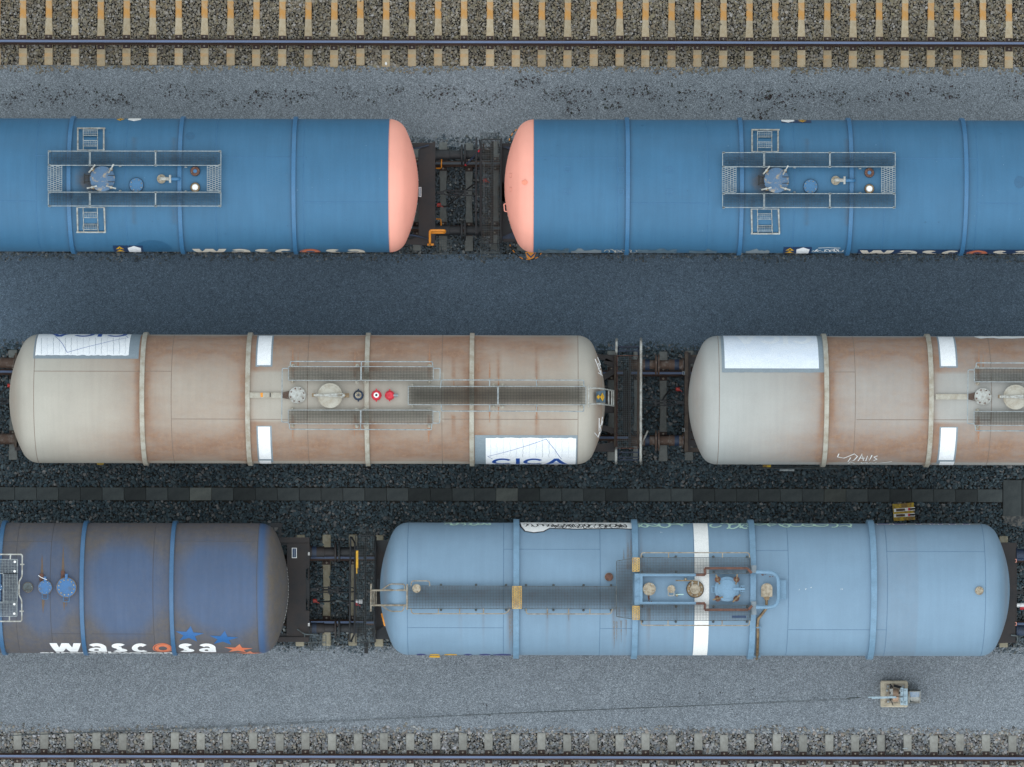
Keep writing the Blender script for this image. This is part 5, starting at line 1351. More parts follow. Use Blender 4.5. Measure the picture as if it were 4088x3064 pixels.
def runs(wg, mat, items, seed=1):
    """thin tapering rust runs: (px, py start, py end, width m)"""
    r = random.Random(seed); ps = []
    for px, y0, y1, wd in items:
        n = 10; L, Rr = [], []
        for k in range(n + 1):
            t = k / n; x, a = wg.hit(px + r.uniform(-.6, .6), y0 + (y1 - y0) * t); h = wd * (1 - t) ** .8 * .5 * r.uniform(.8, 1.2) + .001
            L.append((x - h, a)); Rr.append((x + h, a))
        ps.append((L + Rr[::-1], [tuple(range(2 * n + 2))]))
    return wg.decal('rust_run', mat, ps, .0028)
M['run'] = worn('rust_run', srgb(106, 86, 70), srgb(96, 86, 78), .8, 0, 20); M['run_tan'] = worn('pale_rust_run', srgb(158, 116, 90), srgb(160, 130, 108), .8, 0, 20); M['run_blue'] = worn('brown_run', srgb(116, 116, 118), srgb(112, 128, 142), .8, 0, 20)
runs(W5, 'run', [(168, 2306, 2215, .07), (252, 2288, 2180, .07), (172, 2395, 2450, .06), (176, 2392, 2420, .03), (256, 2398, 2440, .05), (266, 2396, 2425, .03)])
runs(W3, 'run_tan', [(1169, 1462, 1378, .05), (1190, 1462, 1400, .03), (1417, 1462, 1390, .03), (1715, 1462, 1385, .05), (1712, 1700, 1772, .06), (1169, 1700, 1765, .04), (1415, 1700, 1750, .03), (1990, 1540, 1492, .03), (1955, 1510, 1440, .04), (1955, 1645, 1690, .04), (2143, 1625, 1680, .05), (2143, 1530, 1500, .04), (1990, 1625, 1660, .03), (1812, 1540, 1515, .03)], 2)
runs(W4, 'run_tan', [(3908, 1465, 1390, .05), (3925, 1465, 1410, .03), (3906, 1705, 1790, .05)], 3)
# ---- gap three
def g3(X, Y_): return 1080 + X / 2.96, 2080 + Y_ / 2.96
def G3(X, Y_, z): return P(*g3(X, Y_), z)
plate(W5, 'headstock', 'brown_black', [g3(*p) for p in ((195, 258), (462, 262), (462, 555), (418, 565), (418, 1058), (460, 1065), (455, 1372), (190, 1372))], 1.2, 1.14)
MB().box(G3(90, 258, 1.24), G3(465, 200, .95)).box(G3(60, 1432, 1.24), G3(458, 1376, .95)).box(G3(440, 1372, 1.13), G3(462, 262, .82)).build('end_sill', 'brown_black', W5.root)
placard(W5, *[g3(x, 0)[0] for x in (252, 310)], *[g3(0, y)[1] for y in (320, 440)], 1.215)
for Y_ in (390, 1228):
    m = MB(); m.tube([G3(446, Y_ - 17, 1.22), G3(458, Y_ - 17, 1.22), G3(458, Y_ + 17, 1.22), G3(446, Y_ + 17, 1.22), G3(446, Y_ - 17, 1.22)], .008, 6); m.build('tie_down_hook', 'white_dirty', W5.root)
MB().beam(G3(0, 52, 1.3), G3(136, 52, 1.3), .1, .06).beam(G3(112, 70, 1.28), G3(112, 200, 1.2), .07, .05).build('corner_bracket', 'frame_dark', W5.root)
for Y_ in (365, 1266):
    buffer(W5, *g3(466, Y_), 1, "brown_black", .62, .05)
coupling(W5, *[g3(x, 815)[0] for x in (470, 990)], g3(0, 815)[1])
hose(W5, [(*g3(540, 955), .9), (*g3(640, 955), .75), (*g3(780, 948), .65)]); cock(W5, *g3(525, 945), .9, 'red_dark')
m = MB().lathe(G3(800, 945, .65), [(.03, -.06), (.035, -.02), (.035, .06), (.025, .09)], 10, 'x').build('hose_coupler', 'steel_dark', W5.root, smooth=True)
tubes(W5, 'coupling_lever', 'steel_dark', [[(*g3(315, 1282), 1.25), (*g3(405, 1340), 1.3), (*g3(560, 1345), 1.2)], [(*g3(402, 1345), 1.3), (*g3(403, 1440), 1.0)]], .017, .03)
f, b = MB(), MB(); a, c = G3(468, 1530, .7), G3(655, 1350, .7); grating(f, b, a.x, c.x, a.y, c.y, .7, .05, .005, .02); f.add(b.v, b.f)
f.beam(G3(470, 1436, 1.0), G3(655, 1436, 1.0), .02, .02).beam(G3(480, 1430, 1.1), G3(480, 1500, .7), .02, .02).build('foot_step', 'steel_dark', W5.root)
underframe(W5, P(-1100, 2500, 1.1).x, P(1236, 2500, 1.1).x, 'frame_dark')

# =============== light blue wagon
W6 = Wagon(3, 1.512, 1517, 1626, 3935, 4029, 'light blue tank wagon at the lower right with a white band round it')
rings6 = [2061, 2537, 3007, 3490]; x6 = [W6.X(r) for r in rings6]
streaks = [(W6.X(px), sgn, am) for px, sgn, am in ((2031, 1, .8), (2045, 1, .7), (2452, 1, .75), (2470, 1, .6), (2495, 1, .5), (2507, -1, .6), (2518, -1, .6), (2185, 1, .35), (2270, 1, .35), (1838, 1, .3), (1930, 1, .3), (2560, -1, .4), (2590, 1, .8), (2740, 1, .4))]
def dirt6(x, a):
    v = .12 * sum(math.exp(-((x - r) / .09) ** 2) for r in x6)
    t = abs(a) / W6.R
    for sx, sgn, am in streaks:
        if a * sgn > .42: v += 1.5 * am * math.exp(-((x - sx) / .03) ** 2) * math.exp(-(abs(a) - .45) / .7)
    if x > x6[3] and x < x6[3] + 1.0: v += .15
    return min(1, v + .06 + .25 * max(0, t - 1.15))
W6.shell('lightblue', dirt6, 'lightblue', lambda x, a, r: .08 + (.35 * math.exp(-((r - .9) / .2) ** 2) if r < 1.2 else 0))
for i, r in enumerate(rings6): W6.ring(r, .135, .085, 'light_ring')
W6.seams([1626, 2010, 2396, 2771, 3148, 3543, 3935], [(1626, 2008, 2507), (2011, 2396, 2194), (2396, 2530, 2510), (3020, 3147, 2199), (3150, 3543, 2515), (3543, 3935, 2203)], 'seam_blue')
x0, x1 = W6.X(2773), W6.X(2831)
W6.decal('white_band', 'white_dirty', [([(x0, -2.2), (x1, -2.2), (x1, 2.2), (x0, 2.2)], [(0, 1, 2, 3)])], .003)
def q6(X, Y_): return 2440 + X / 3.072, 2180 + Y_ / 3.072
zt = W6.zc + W6.R + .16
def p6(X, Y_, z=zt): return P(*q6(X, Y_), z)
def t6(pts, z): return [(*q6(X, Y_), z) for X, Y_ in pts]
def walk6(x0_, x1_, y0_, y1_, poly=None, post=()):
    f, b = MB(), MB(); a, c = P(x0_, y1_, zt), P(x1_, y0_, zt)
    pl = [tuple(P(*t, zt).xy) for t in poly] if poly else None
    grating(f, b, a.x, c.x, a.y, c.y, zt, .034, .0055, .034, pl)
    for px in post:
        for yy in (a.y, c.y):
            u = P(px, y0_, zt).x; f.lathe((u, yy + (.03 if yy > W6.yc else -.03), W6.surf(0, yy)), [(.03, -.02), (.028, .015), (.012, .02), (.012, zt - W6.surf(0, yy))], 10)
    o = f.build('walkway', 'steel_dark', W6.root); b.build('grating', 'grid_grey', o)
    return o
walk6(1626, 2043, 2341, 2430, None, (1760, 1900, 2020)); walk6(2084, 2459, 2342, 2431, None, (2100, 2210, 2330, 2440))
walk6(2461, 2523, 2229, 2473, [q6(*t) for t in ((66, 868), (66, 187), (256, 150), (256, 897))])
walk6(2555, 2996, 2228, 2289, None, (2565, 2700, 2850, 2985)); walk6(2555, 2997, 2417, 2477, None, (2565, 2700, 2850, 2985))
for a, c, nx, ny in ((P(2046, 2430, zt), P(2082, 2342, zt), 5, 13), (p6(262, 312), p6(345, 148), 4, 8), (p6(262, 904), p6(345, 740), 4, 8)):
    m = MB(); perf(m, a.x, c.x, a.y, c.y, zt + .012, nx, ny); m.build('perforated_step', 'yellow_perf', W6.root, label='yellow anti-slip plate over a ring')
tubes(W6, 'safety_railing', 'tan_tube', [t6([(366, 142), (372, 84), (1690, 84), (1698, 142)], zt + .03), t6([(704, 84), (704, 145)], zt + .03), t6([(1365, 84), (1365, 145)], zt + .03),
    t6([(366, 915), (372, 974), (1692, 978), (1698, 915)], zt + .03), t6([(697, 915), (697, 976)], zt + .03), t6([(1360, 915), (1360, 976)], zt + .03),
    [(2100, 2432, zt), (2102, 2452, zt + .03), (2438, 2452, zt + .03), (2445, 2432, zt)], [(2185, 2432, zt), (2185, 2452, zt + .03)], [(2270, 2432, zt), (2270, 2452, zt + .03)], [(2355, 2432, zt), (2355, 2452, zt + .03)],
    [(1640, 2431, zt), (1645, 2451, zt + .03), (2020, 2451, zt + .03), (2035, 2432, zt)], [(1750, 2431, zt), (1750, 2451, zt + .03)], [(1835, 2431, zt), (1835, 2451, zt + .03)], [(1930, 2431, zt), (1930, 2451, zt + .03)],
    [(1641, 2340, zt), (1643, 2320, zt + .03), (1714, 2320, zt + .03), (1716, 2340, zt)]], .0125, .06)
fb = MB(); zf = W6.zc + W6.R + .13
fb.box(p6(285, 728, zf), p6(352, 340, zf - .08)).box(p6(352, 718, zf + .01), p6(384, 342, zf - .08)).box(p6(384, 372, zf + .006), p6(1040, 342, zf - .08)).box(p6(384, 718, zf + .006), p6(1040, 688, zf - .08))
for Y_ in (420, 600): fb.prism([tuple(p6(*t, zf + .03).xy) for t in ((290, Y_ + 25), (350, Y_ - 10 if Y_ < 500 else Y_ + 50), (350, Y_ + 25))], zf, zf + .03)
fb.build('fitting_frame', 'light_ring', W6.root)
for pts in ([(1040, 357), (1152, 357), (1148, 275), (1668, 275), (1722, 335)], [(1040, 705), (1150, 705), (1146, 785), (1680, 785), (1730, 735)]):
    rb = MB()
    for a, b in zip(pts, pts[1:]): rb.beam(p6(*a, zt + .06), p6(*b, zt + .06), .055, .05)
    rb.build('rusty_guard_rail', 'rust', W6.root)
tubes(W6, 'guard_loop', 'light_ring', [[(*q6(*t), zt + .03) for t in ((1775, 320), (2050, 320), (2052, 752), (1775, 752))]], .042, .25, 12)
a, c = p6(2064, 655, W6.zc + W6.R + .1), p6(2148, 418, W6.zc + W6.R + .1); MB().bbox((a.x, a.y, a.z - .15), (c.x, c.y, a.z), .01).build('equipment_box', 'light_ring', W6.root)
for X in (1745,):
    for ya, yb in ((238, 330), (680, 845)): MB().bbox(p6(1716, yb, W6.zc + W6.R + .05), p6(1782, ya, W6.zc + W6.R + .10)).build('ring_joint', 'grey_patch', W6.root)
flange(W6, 'bolted_cover', *q6(467, 530), 26, 'brass', 8, .12, 'steel_pale')
o, c, r = flange(W6, 'bolted_cover', *q6(738, 530), 16, 'brass', 4, .14, 'steel_pale')
MB().tube([c + Vector((-.07, -.05, -.01)), c + Vector((-.07, -.15, -.01)), c + Vector((.06, -.15, -.01)), c + Vector((.06, -.05, -.01))], .012, 8, .03).build('handle', 'steel_pale', o, smooth=True)
o, c, r = flange(W6, 'valve_flange', *q6(1030, 530), 33, 'bronze', 8, .08, 'steel_pale', 'black')
MB().lathe((c.x, c.y, c.z), [(.115, -.01), (.115, .05), (.11, .056)], 32).bolts((c.x, c.y, c.z + .055), .085, 8, .01, .012).build('cover_cap', 'brass', o, smooth=True)
MB().tube([c + Vector((-.07, .08, .06)), c + Vector((-.07, .2, .06)), c + Vector((.07, .2, .06)), c + Vector((.07, .08, .06))], .012, 8, .03).build('handle', 'steel_pale', o, smooth=True)
tubes(W6, 'valve_spindle', 'bronze', [t6([(790, 425), (1010, 428)], zt)], .013, 0); tubes(W6, 'valve_spindle', 'mint', [t6([(790, 597), (888, 597)], zt)], .008, 0)
m = MB()
for X, Y_ in ((912, 410), (805, 605)): a = p6(X, Y_, zt - .03); m.lathe(a, [(.035, -.1), (.035, -.02), (.02, 0), (.02, .05)], 12)
m.build('spindle_mount', 'brass', W6.root, smooth=True)
z = W6.zc + W6.R + .2; c = p6(1420, 530, z); r = 152 / 3.072 / (S * H / (H - z))
mo = MB().lathe((c.x, c.y, 0), [(r * .9, W6.zc + W6.R - .05), (r * .9, z - .06), (r, z - .06), (r, z - .03), (r * .93, z - .02), (r * .78, z - .012), (r * .76, z), (r * .1, z + .015)], 56).build('manhole', 'light_ring', W6.root, smooth=True)
h = MB().beam(p6(1495, 530, z + .02), p6(1640, 530, z + .02), .06, .03)
for Y_ in (495, 560): h.beam(p6(1585, Y_, z - .01), p6(1640, Y_, z - .01), .02, .05)
h.build('hinge', 'light_ring', mo); MB().beam(p6(1600, 490, z - .02), p6(1600, 570, z - .02), .03, .03).beam(p6(1628, 490, z - .02), p6(1628, 570, z - .02), .02, .03).build('hinge_pin', 'frame_dark', mo)
lg = MB()
for X, Y_ in ((1307, 413), (1537, 413), (1307, 645), (1535, 645)): a = p6(X, Y_, z - .01); lg.lathe(a, [(.07, -.05), (.07, -.01), (.05, 0)], 16)
lg.build('clamp_lug', 'rust', mo, smooth=True)
for (X, Y_, x2, y2) in ((1307, 413, 1330, 470), (1537, 413, 1545, 355), (1307, 645, 1365, 628), (1535, 645, 1580, 600)):
    a = p6(X, Y_, z + .02); wingnut(mo, a.x, a.y, z + .025, math.atan2(-(y2 - Y_), x2 - X), 'bronze', .115)
MB().tube([p6(1270, 495, z - .03), p6(1232, 495, z - .03), p6(1232, 570, z - .03), p6(1270, 570, z - .03)], .01, 8, .03).build('handle', 'light_ring', mo, smooth=True)
# vent head with the brown discharge pipe
z = W6.zc + W6.R + .2
pts = [(1840, 625), (1976, 625), (1978, 520)] + [(1909 + 69 * math.cos(t), 520 - 62 * math.sin(t)) for t in [math.pi * i / 12 for i in range(1, 12)]] + [(1840, 520)]
vh = MB().prism([tuple(p6(*t, z).xy) for t in pts], z - .17, z).build('vent_head', 'brass', W6.root)
MB().box(p6(1868, 640, z - .02), p6(1942, 625, z - .12)).box(p6(1878, 663, z - .03), p6(1936, 640, z - .11)).build('pipe_union', 'bronze', vh)
pp = []
for X, Y_ in ((1907, 660), (1907, 765), (1808, 895), (1802, 980)): g = p6(X, Y_, z - .06); pp.append((g.x, g.y, min(z - .06, W6.surf(0, g.y) + .09)))
for k in range(1, 9):
    Y_ = 980 + (1378 - 980) * (1 - (1 - k / 8) ** 2); px_, py_ = q6(1802 - 18 * k / 8, Y_); x_, a_ = W6.hit(px_, py_, W6.R + .06); pp.append(W6.wrap(x_, a_, .07))
MB().tube(pp, .034, 12).build('discharge_pipe', 'bronze', W6.root, smooth=True)
m = MB()
for X, Y_ in ((1800, 998), (1788, 1352)):
    px_, py_ = q6(X, Y_); x_, a_ = W6.hit(px_, py_, W6.R + .06); g = Vector(W6.wrap(x_, a_, .07)); m.lathe(g, [(.05, -.02), (.05, .02)], 12, 'y'); m.beam(g + Vector((-.12, 0, 0)), g + Vector((.08, 0, 0)), .03, .03)
m.build('pipe_clamp', 'light_ring', W6.root)
for px, py, rp, mt in ((1663, 2350, 16.5, 'brass'), (2431, 2304, 16, 'rust'), (3910, 2359, 16, 'brass')):
    flange(W6, 'sensor_cap', px, py, rp, mt, 4, .24 if px < 2000 else .06, 'bronze', 'tan_tube')
m = MB(); a = p6(1480, 885, zt + .004); c = p6(1655, 855, zt + .01); m.bbox(a, c); m.build('rating_plate', 'navy', W6.root)
def chips(wg, mat, pts, seed, sz):
    r = random.Random(seed); ps = []
    for px, py in pts:
        x, a = wg.hit(px, py); n = 7
        for _ in range(r.randint(2, 5)):
            cx, cy, q = x + r.gauss(0, sz), a + r.gauss(0, sz), sz * r.uniform(.3, .8)
            ps.append(([(cx + q * math.cos(6.283 * k / n) * r.uniform(.5, 1.2), cy + q * math.sin(6.283 * k / n) * r.uniform(.5, 1.2)) for k in range(n)], [tuple(range(n))]))
    return wg.decal('paint_chips', mat, ps, .0032)
runs(W6, 'run_blue', [(2036, 2455, 2600, .05), (2044, 2440, 2590, .04), (2452, 2480, 2590, .05), (2462, 2480, 2560, .04), (2480, 2478, 2570, .04), (2500, 2475, 2540, .03), (2507, 2228, 2165, .04), (2519, 2225, 2150, .05), (2490, 2232, 2190, .03), (2185, 2455, 2470, .03), (2270, 2455, 2480, .04)], 5)
runs(W6, 'rust', [(2590, 2378, 2402, .05)], 6)
chips(W6, 'rust', [(3045, 2297), (3055, 2300), (3072, 2307), (2592, 2395), (2594, 2402)], 3, .03)
chips(W6, 'white_dirty', [(3191, 2353), (3238, 2347), (3360, 2353), (2640, 2127), (3215, 2352)], 4, .012)
# ladder at the left end
lz = lambda X: 4.33 if X > 1560 else 4.33 - (1560 - X) / 375 * .9
def L3(X, Y_): return (*g3(X, Y_), lz(X))
tubes(W6, 'ladder', 'tan_tube', [[L3(1185, 822), L3(1400, 820), L3(1612, 820)], [L3(1185, 998), L3(1400, 998), L3(1612, 998)], [(*g3(1190, 745), 3.4), (*g3(1187, 1072), 3.4)], [(*g3(1615, 750), 4.36), (*g3(1615, 1050), 4.36)]], .022, 0)
tubes(W6, 'ladder_guard', 'tan_tube', [[L3(1310, 820), L3(1412, 746), L3(1585, 750), L3(1587, 815)], [L3(1310, 1000), L3(1412, 1070), L3(1560, 1070), L3(1587, 1002)]], .014, .1)
tubes(W6, 'ladder_rung', 'tan_tube', [[(*g3(X, 825), zz), (*g3(X, 995), zz)] for X, zz in ((1200, 3.3), (1215, 3.0), (1232, 2.7), (1250, 2.4))], .011, 0)
m = MB(); N = 16
for i in range(N + 1):
    Y_ = 835 + 155 * i / N; m.tube([L3(1515, Y_), L3(1565, Y_ + 4), L3(1610, Y_)], .0035, 4)
for X in range(1515, 1612, 9): m.tube([L3(X, 835), L3(X, 990)], .0035, 4)
m.build('mesh_tread', 'steel', W6.root)
platform(W6, (g3(1002, 175), g3(1240, 1436)), 1.38, [(g3(1060, 110), g3(1230, 170), .8), (g3(1040, 1440), g3(1180, 1500), .8)], 'steel_dark')
plate(W6, 'foot_step', 'frame_dark', [g3(*p) for p in ((1130, 70), (1160, 70), (1160, 180), (1130, 180))], .7, .66); plate(W6, 'foot_step', 'frame_dark', [g3(*p) for p in ((1108, 1430), (1155, 1430), (1152, 1568), (1108, 1568))], .7, .66)
tubes(W6, 'end_railing', 'frame_dark', [[(*g3(965, 200), 1.5), (*g3(945, 195), 2.25), (*g3(935, 1420), 2.25), (*g3(960, 1425), 1.5)], [(*g3(965, 205), 1.5), (*g3(998, 270), 1.85), (*g3(990, 1340), 1.85), (*g3(950, 1425), 1.5)], [(*g3(1243, 190), 1.45), (*g3(1240, 280), 1.6), (*g3(1232, 1340), 1.6), (*g3(1235, 1430), 1.45)]], .021, .07)
tubes(W6, 'railing_rod', 'steel_dark', [[(*g3(1040, 520), 1.5), (*g3(1036, 1060), 1.5), (*g3(1005, 1110), 1.5)]], .007, .03)
a, c = G3(1008, 560, 2.0), G3(1037, 352, 2.0); o = MB().bbox((a.x, a.y, 1.97), (c.x, c.y, 2.0), .004).box(tuple(G3(1012, 622, 1.985)), tuple(G3(1026, 560, 1.975))).build('brake_handle', 'yellow', W6.root)
MB().box(G3(1110, 1400, 1.3), G3(1135, 230, .85)).build('buffer_beam', 'frame_dark', W6.root)
for Y_ in (365, 1266): buffer(W6, *g3(1110, Y_), -1, 'frame_dark', .61, .12)
hose(W6, [(*g3(820, 945), .65), (*g3(900, 948), .72), (*g3(1010, 952), .9)])
MB().lathe(G3(1045, 955, .95), [(.03, -.1), (.05, -.08), (.045, 0), (.055, .02), (.05, .09), (.03, .1)], 12, 'x').build('hose_connector', 'white', W6.root, smooth=True); cock(W6, *g3(1015, 980), .92, 'red')
plate(W6, 'deck_plate', 'brown_black', [g3(*p) for p in ((1245, 260), (1345, 260), (1500, 330), (1500, 1240), (1400, 1400), (1245, 1400))], 1.2, 1.15)
plate(W6, 'gusset', 'frame_dark', [g3(*p) for p in ((1250, 272), (1340, 380), (1560, 380), (1560, 230), (1250, 230))], 1.26, 1.215); plate(W6, 'gusset', 'frame_dark', [g3(*p) for p in ((1250, 1300), (1340, 1240), (1560, 1240), (1560, 1400), (1250, 1400))], 1.26, 1.215)
tubes(W6, 'end_bracket', 'frame_dark', [[(*g3(1292, 690), 2.9), (*g3(1270, 690), 2.9), (*g3(1268, 785), 2.9), (*g3(1295, 788), 2.9)]], .012, .02)
dome_strokes(W6, -1, [[g3(*p) for p in ((1318, 1100), (1335, 1170), (1352, 1238))]], .06, 'handle_orange')
# right end
def g4(X, Y_): return 3860 + X / 2.96, 2080 + Y_ / 2.96
plate(W6, 'headstock', 'brown_black', [g4(*p) for p in ((300, 258), (578, 262), (572, 1440), (300, 1450))], 1.22, 1.15)
MB().box(P(*g4(555, 1440), 1.13), P(*g4(578, 262), .82)).build('buffer_beam', 'brown_black', W6.root)
for Y_ in (400, 1300): buffer(W6, *g4(580, Y_ - 5), 1, 'frame_blue', .62)
coupling(W6, g4(582, 0)[0], g4(582, 0)[0] + 180, g4(0, 850)[1])
MB().lathe(P(*g4(630, 998), .9), [(.03, -.1), (.05, -.08), (.045, 0), (.055, .02), (.05, .09), (.03, .1)], 12, 'x').build('hose_connector', 'white', W6.root, smooth=True); cock(W6, *g4(650, 1030), .88, 'red')
for Y_ in (472, 1218):
    m = MB(); m.tube([P(*g4(570, Y_ - 17), 1.25), P(*g4(585, Y_ - 17), 1.25), P(*g4(585, Y_ + 17), 1.25), P(*g4(570, Y_ + 17), 1.25)], .009, 6); m.build('tie_down_hook', 'salmon', W6.root)
tubes(W6, 'coupling_lever', 'steel_dark', [[(*g4(520, 1350), 1.25), (*g4(600, 1360), 1.25), (*g4(590, 1440), 1.1), (*g4(575, 1490), 1.0)]], .02, .05)
underframe(W6, P(1500, 2500, 1.1).x, P(4050, 2500, 1.1).x, 'frame_dark')
# graffiti on the far (upper) flank, seen edge-on
R = W6.R; f6 = lambda px: P(px, 2095, W6.zc + .5).x
lim = -1.545
top = [(f6(2075), 1.7), (f6(2525), 1.7), (f6(2525), 1.10), (f6(2460), 1.13), (f6(2300), 1.10), (f6(2195), 1.13), (f6(2170), 1.02), (f6(2130), .985), (f6(2095), 1.03), (f6(2080), 1.18)]
W6.decal('graffiti', 'white_dirty', [([(x, -a * R) for x, a in top], [tuple(range(len(top)))])], .005)
W6.decal('graffiti', 'black', [W6.stroke([(x, -a * R) for x, a in top[2:]] + [(f6(2075), -1.35 * R)], .035)] , .0075)
scribble(W6, 'black', f6(2085), f6(2500), -1.36 * R, -1.16 * R, 20, .024, 8)
scribble(W6, 'black', f6(2200), f6(2500), -1.30 * R, -1.12 * R, 14, .02, 18)
scribble(W6, 'mint', f6(2545), f6(2760), -1.45 * R, -1.16 * R, 5, .05, 21); scribble(W6, 'mint', f6(2840), f6(2990), -1.45 * R, -1.12 * R, 4, .05, 22); scribble(W6, 'mint', f6(3010), f6(3400), -1.45 * R, -1.18 * R, 8, .045, 23)
scribble(W6, 'mint', f6(1775), f6(1960), -1.44 * R, -1.24 * R, 7, .035, 24)
W6.decal('graffiti', 'grey_patch', [([(f6(3500), -1.7 * R), (f6(3918), -1.7 * R), (f6(3918), -1.37 * R), (f6(3500), -1.34 * R)], [(0, 1, 2, 3)])], .004)
for i, (a, b) in enumerate(((3500, 3560), (3565, 3625), (3655, 3685), (3712, 3738), (3745, 3772), (3788, 3824), (3842, 3880))):
    e = ([(f6(a), -1.42 * R), (f6(b), -1.42 * R), (f6(b - 6), -1.36 * R), (f6(a + 5), -1.34 * R)], [(0, 1, 2, 3)])
    W6.decal('graffiti', 'white', [e], .005); e2_ = ([(f6(a + 3), -1.44 * R), (f6(b - 3), -1.44 * R), (f6(b - 9), -1.375 * R), (f6(a + 8), -1.355 * R)], [(0, 1, 2, 3)]); W6.decal('graffiti', 'violet', [e2_], .0065)
for i, (a, b, mt) in enumerate(((1660, 1700, 'violet'), (1712, 1756, 'yellow'), (1770, 1826, 'yellow'), (1850, 1885, 'violet'), (1910, 1960, 'violet'), (1965, 2042, 'violet'))):
    g = lambda px: P(px, 2610, W6.zc + .3).x
    W6.decal('graffiti', mt, [([(g(a), 1.75 * R), (g(a + 4), 1.42 * R), (g((a + b) / 2), 1.385 * R), (g(b - 3), 1.41 * R), (g(b), 1.75 * R)], [(0, 1, 2, 3, 4)])], .005)
end_letters(W6, -1, .5, 1.05, 'black', 5, .1)
a, c = P(1714, 2626, .9), P(1756, 2618, .95); MB().bbox(a, c).build('yellow_bracket', 'yellow', W6.root)

# ------------------------------------------------------------------ things on the ground
# drag shoes on their yellow holder
def gh(X, Y_): return 3500 + X / 3.762, 1900 + Y_ / 3.762
hc = P(*gh(405, 545), 0); hold = thing('brake_shoe_holder', 'yellow steel holder plate with two brake shoes on the dark ballast', 'brake shoe holder', (hc.x, hc.y, -.02))
MB().prism([tuple(P(*gh(*t), .06).xy) for t in ((236, 428), (556, 403), (577, 659), (257, 683))], .035, .06).build('holder_plate', 'yellow_dirty', hold)
m = MB()
for t in ((260, 440), (540, 420), (560, 645), (275, 665)): a = P(*gh(*t), .03); m.box((a.x - .02, a.y - .02, -.09), (a.x + .02, a.y + .02, .034))
m.build('holder_leg', 'yellow_dirty', hold)
for i, (Y0, Y1) in enumerate(((522, 495), (601, 583))):
    a, c = P(*gh(258, Y0), .06), P(*gh(598, Y1), .06); d = (c - a).normalized()
    t = thing('brake_shoe', ('upper' if i == 0 else 'lower') + ' of the two worn red and white brake shoes on the yellow plate', 'brake shoe', ((a + c) / 2), 'brake shoes on the yellow holder')
    P0 = a + Vector((0, 0, .014)); L = (c - a).length; n = Vector((-d.y, d.x, 0))
    MB().beam(P0, P0 + d * L * .93, .075, .026).build('shoe_sole', 'white_dirty', t)
    MB().beam(P0 + d * .05, P0 + d * .2, .055, .07).beam(P0 + d * L * .3, P0 + d * L * .48, .05, .10).build('shoe_block', 'rust_scrape', t)
    MB().beam(P0 + d * L * .62 + Vector((0, 0, .02)), P0 + d * L * .72 + Vector((0, 0, .02)), .06, .03).build('shoe_mark', 'red', t)
    MB().tube([P0 + d * L * .7 + Vector((0, 0, .03)), P0 + d * L * .85 + Vector((0, 0, .045)), P0 + d * L * 1.02 + Vector((0, 0, .04))], [.02, .022, .018], 8).build('shoe_handle', 'frame_dark', t, smooth=True)
# tensioning device with the cable
def gd(X, Y_): return 3460 + X / 7.373, 2680 + Y_ / 7.373
def D(X, Y_, z): return P(*gd(X, Y_), z)
dv = thing('cable_tensioner', 'small steel cable tensioner bolted on a square concrete base by the path', 'tensioner', tuple(D(815, 670, -.03)))
pts = [(445, 280), (1170, 280), (1216, 330), (1218, 1020), (1180, 1062), (445, 1062), (418, 1030), (416, 320)]
b0 = MB(); b0.prism([tuple(D(*t, .16).xy) for t in pts], -.09, .14)
cx = sum(D(*t, .16).x for t in pts) / 8; cy = sum(D(*t, .16).y for t in pts) / 8
pin = [(cx + (D(*t, .16).x - cx) * .94, cy + (D(*t, .16).y - cy) * .94) for t in pts]
n = 8; lo = [tuple(D(*t, .16).xy) + (.14,) for t in pts]; hi = [p + (.16,) for p in pin]
b0.add(lo + hi, [(j, (j + 1) % n, n + (j + 1) % n, n + j) for j in range(n)] + [tuple(range(n, 2 * n))]).build('concrete_base', 'base_concrete', dv)
MB().bbox(D(553, 958, .16), D(1130, 378, .175)).build('base_plate', 'tan_tube', dv)
m = MB()
for t in ((628, 450), (1075, 455), (632, 900), (600, 570)): m.lathe(D(*t, .175), [(.028, 0), (.028, .02), (.016, .022), (.016, .06)], 10)
m.build('anchor_bolt', 'steel', dv, smooth=True)
m = MB()
for X in (700, 1090): m.beam(D(X, 440, .2), D(X, 880, .2), .02, .05)
for X in (690, 960): m.beam(D(X, 640, .18), D(X, 640, .75), .03, .05)
m.beam(D(690, 390, .25), D(760, 480, .4), .03, .03).beam(D(810, 430, .25), D(1000, 480, .4), .06, .03)
m.build('stand', 'frame_dark', dv)
dz = .75
MB().bbox(D(670, 800, dz - .12), D(775, 525, dz)).bbox(D(945, 880, dz - .15), D(1000, 550, dz - .02)).build('drum_cheek', 'steel_pale', dv)
m = MB()
for k in range(8):
    X = 790 + 21 * k; a = D(X, 500 + k * 2, dz); c = D(X, 905, dz); y0, y1 = c.y, a.y; cyy = (y0 + y1) / 2; rr = (y1 - y0) / 2 * .98
    m.lathe((a.x, cyy, dz - .16), [(rr * .6, -.011), (rr, -.008), (rr, .004), (rr * .6, .008)], 24, 'x')
m.build('spring_fins', 'copper', dv)
MB().bbox(D(990, 1000, dz + .02), D(1085, 490, dz + .05)).bbox(D(1087, 1010, dz + .01), D(1208, 508, dz + .045)).bolts(D(1130, 760, dz + .04), .001, 1, .022, .03).build('clamp_bar', 'zinc', dv)
m = MB()
for X, Y_ in ((1030, 555), (1030, 600), (1128, 575), (1035, 895), (1035, 930), (1128, 905), (1128, 945), (1045, 740)): m.lathe(D(X, Y_, dz + .05), [(.012, 0), (.012, .012)], 8)
m.build('bar_bolt', 'steel_dark', dv)
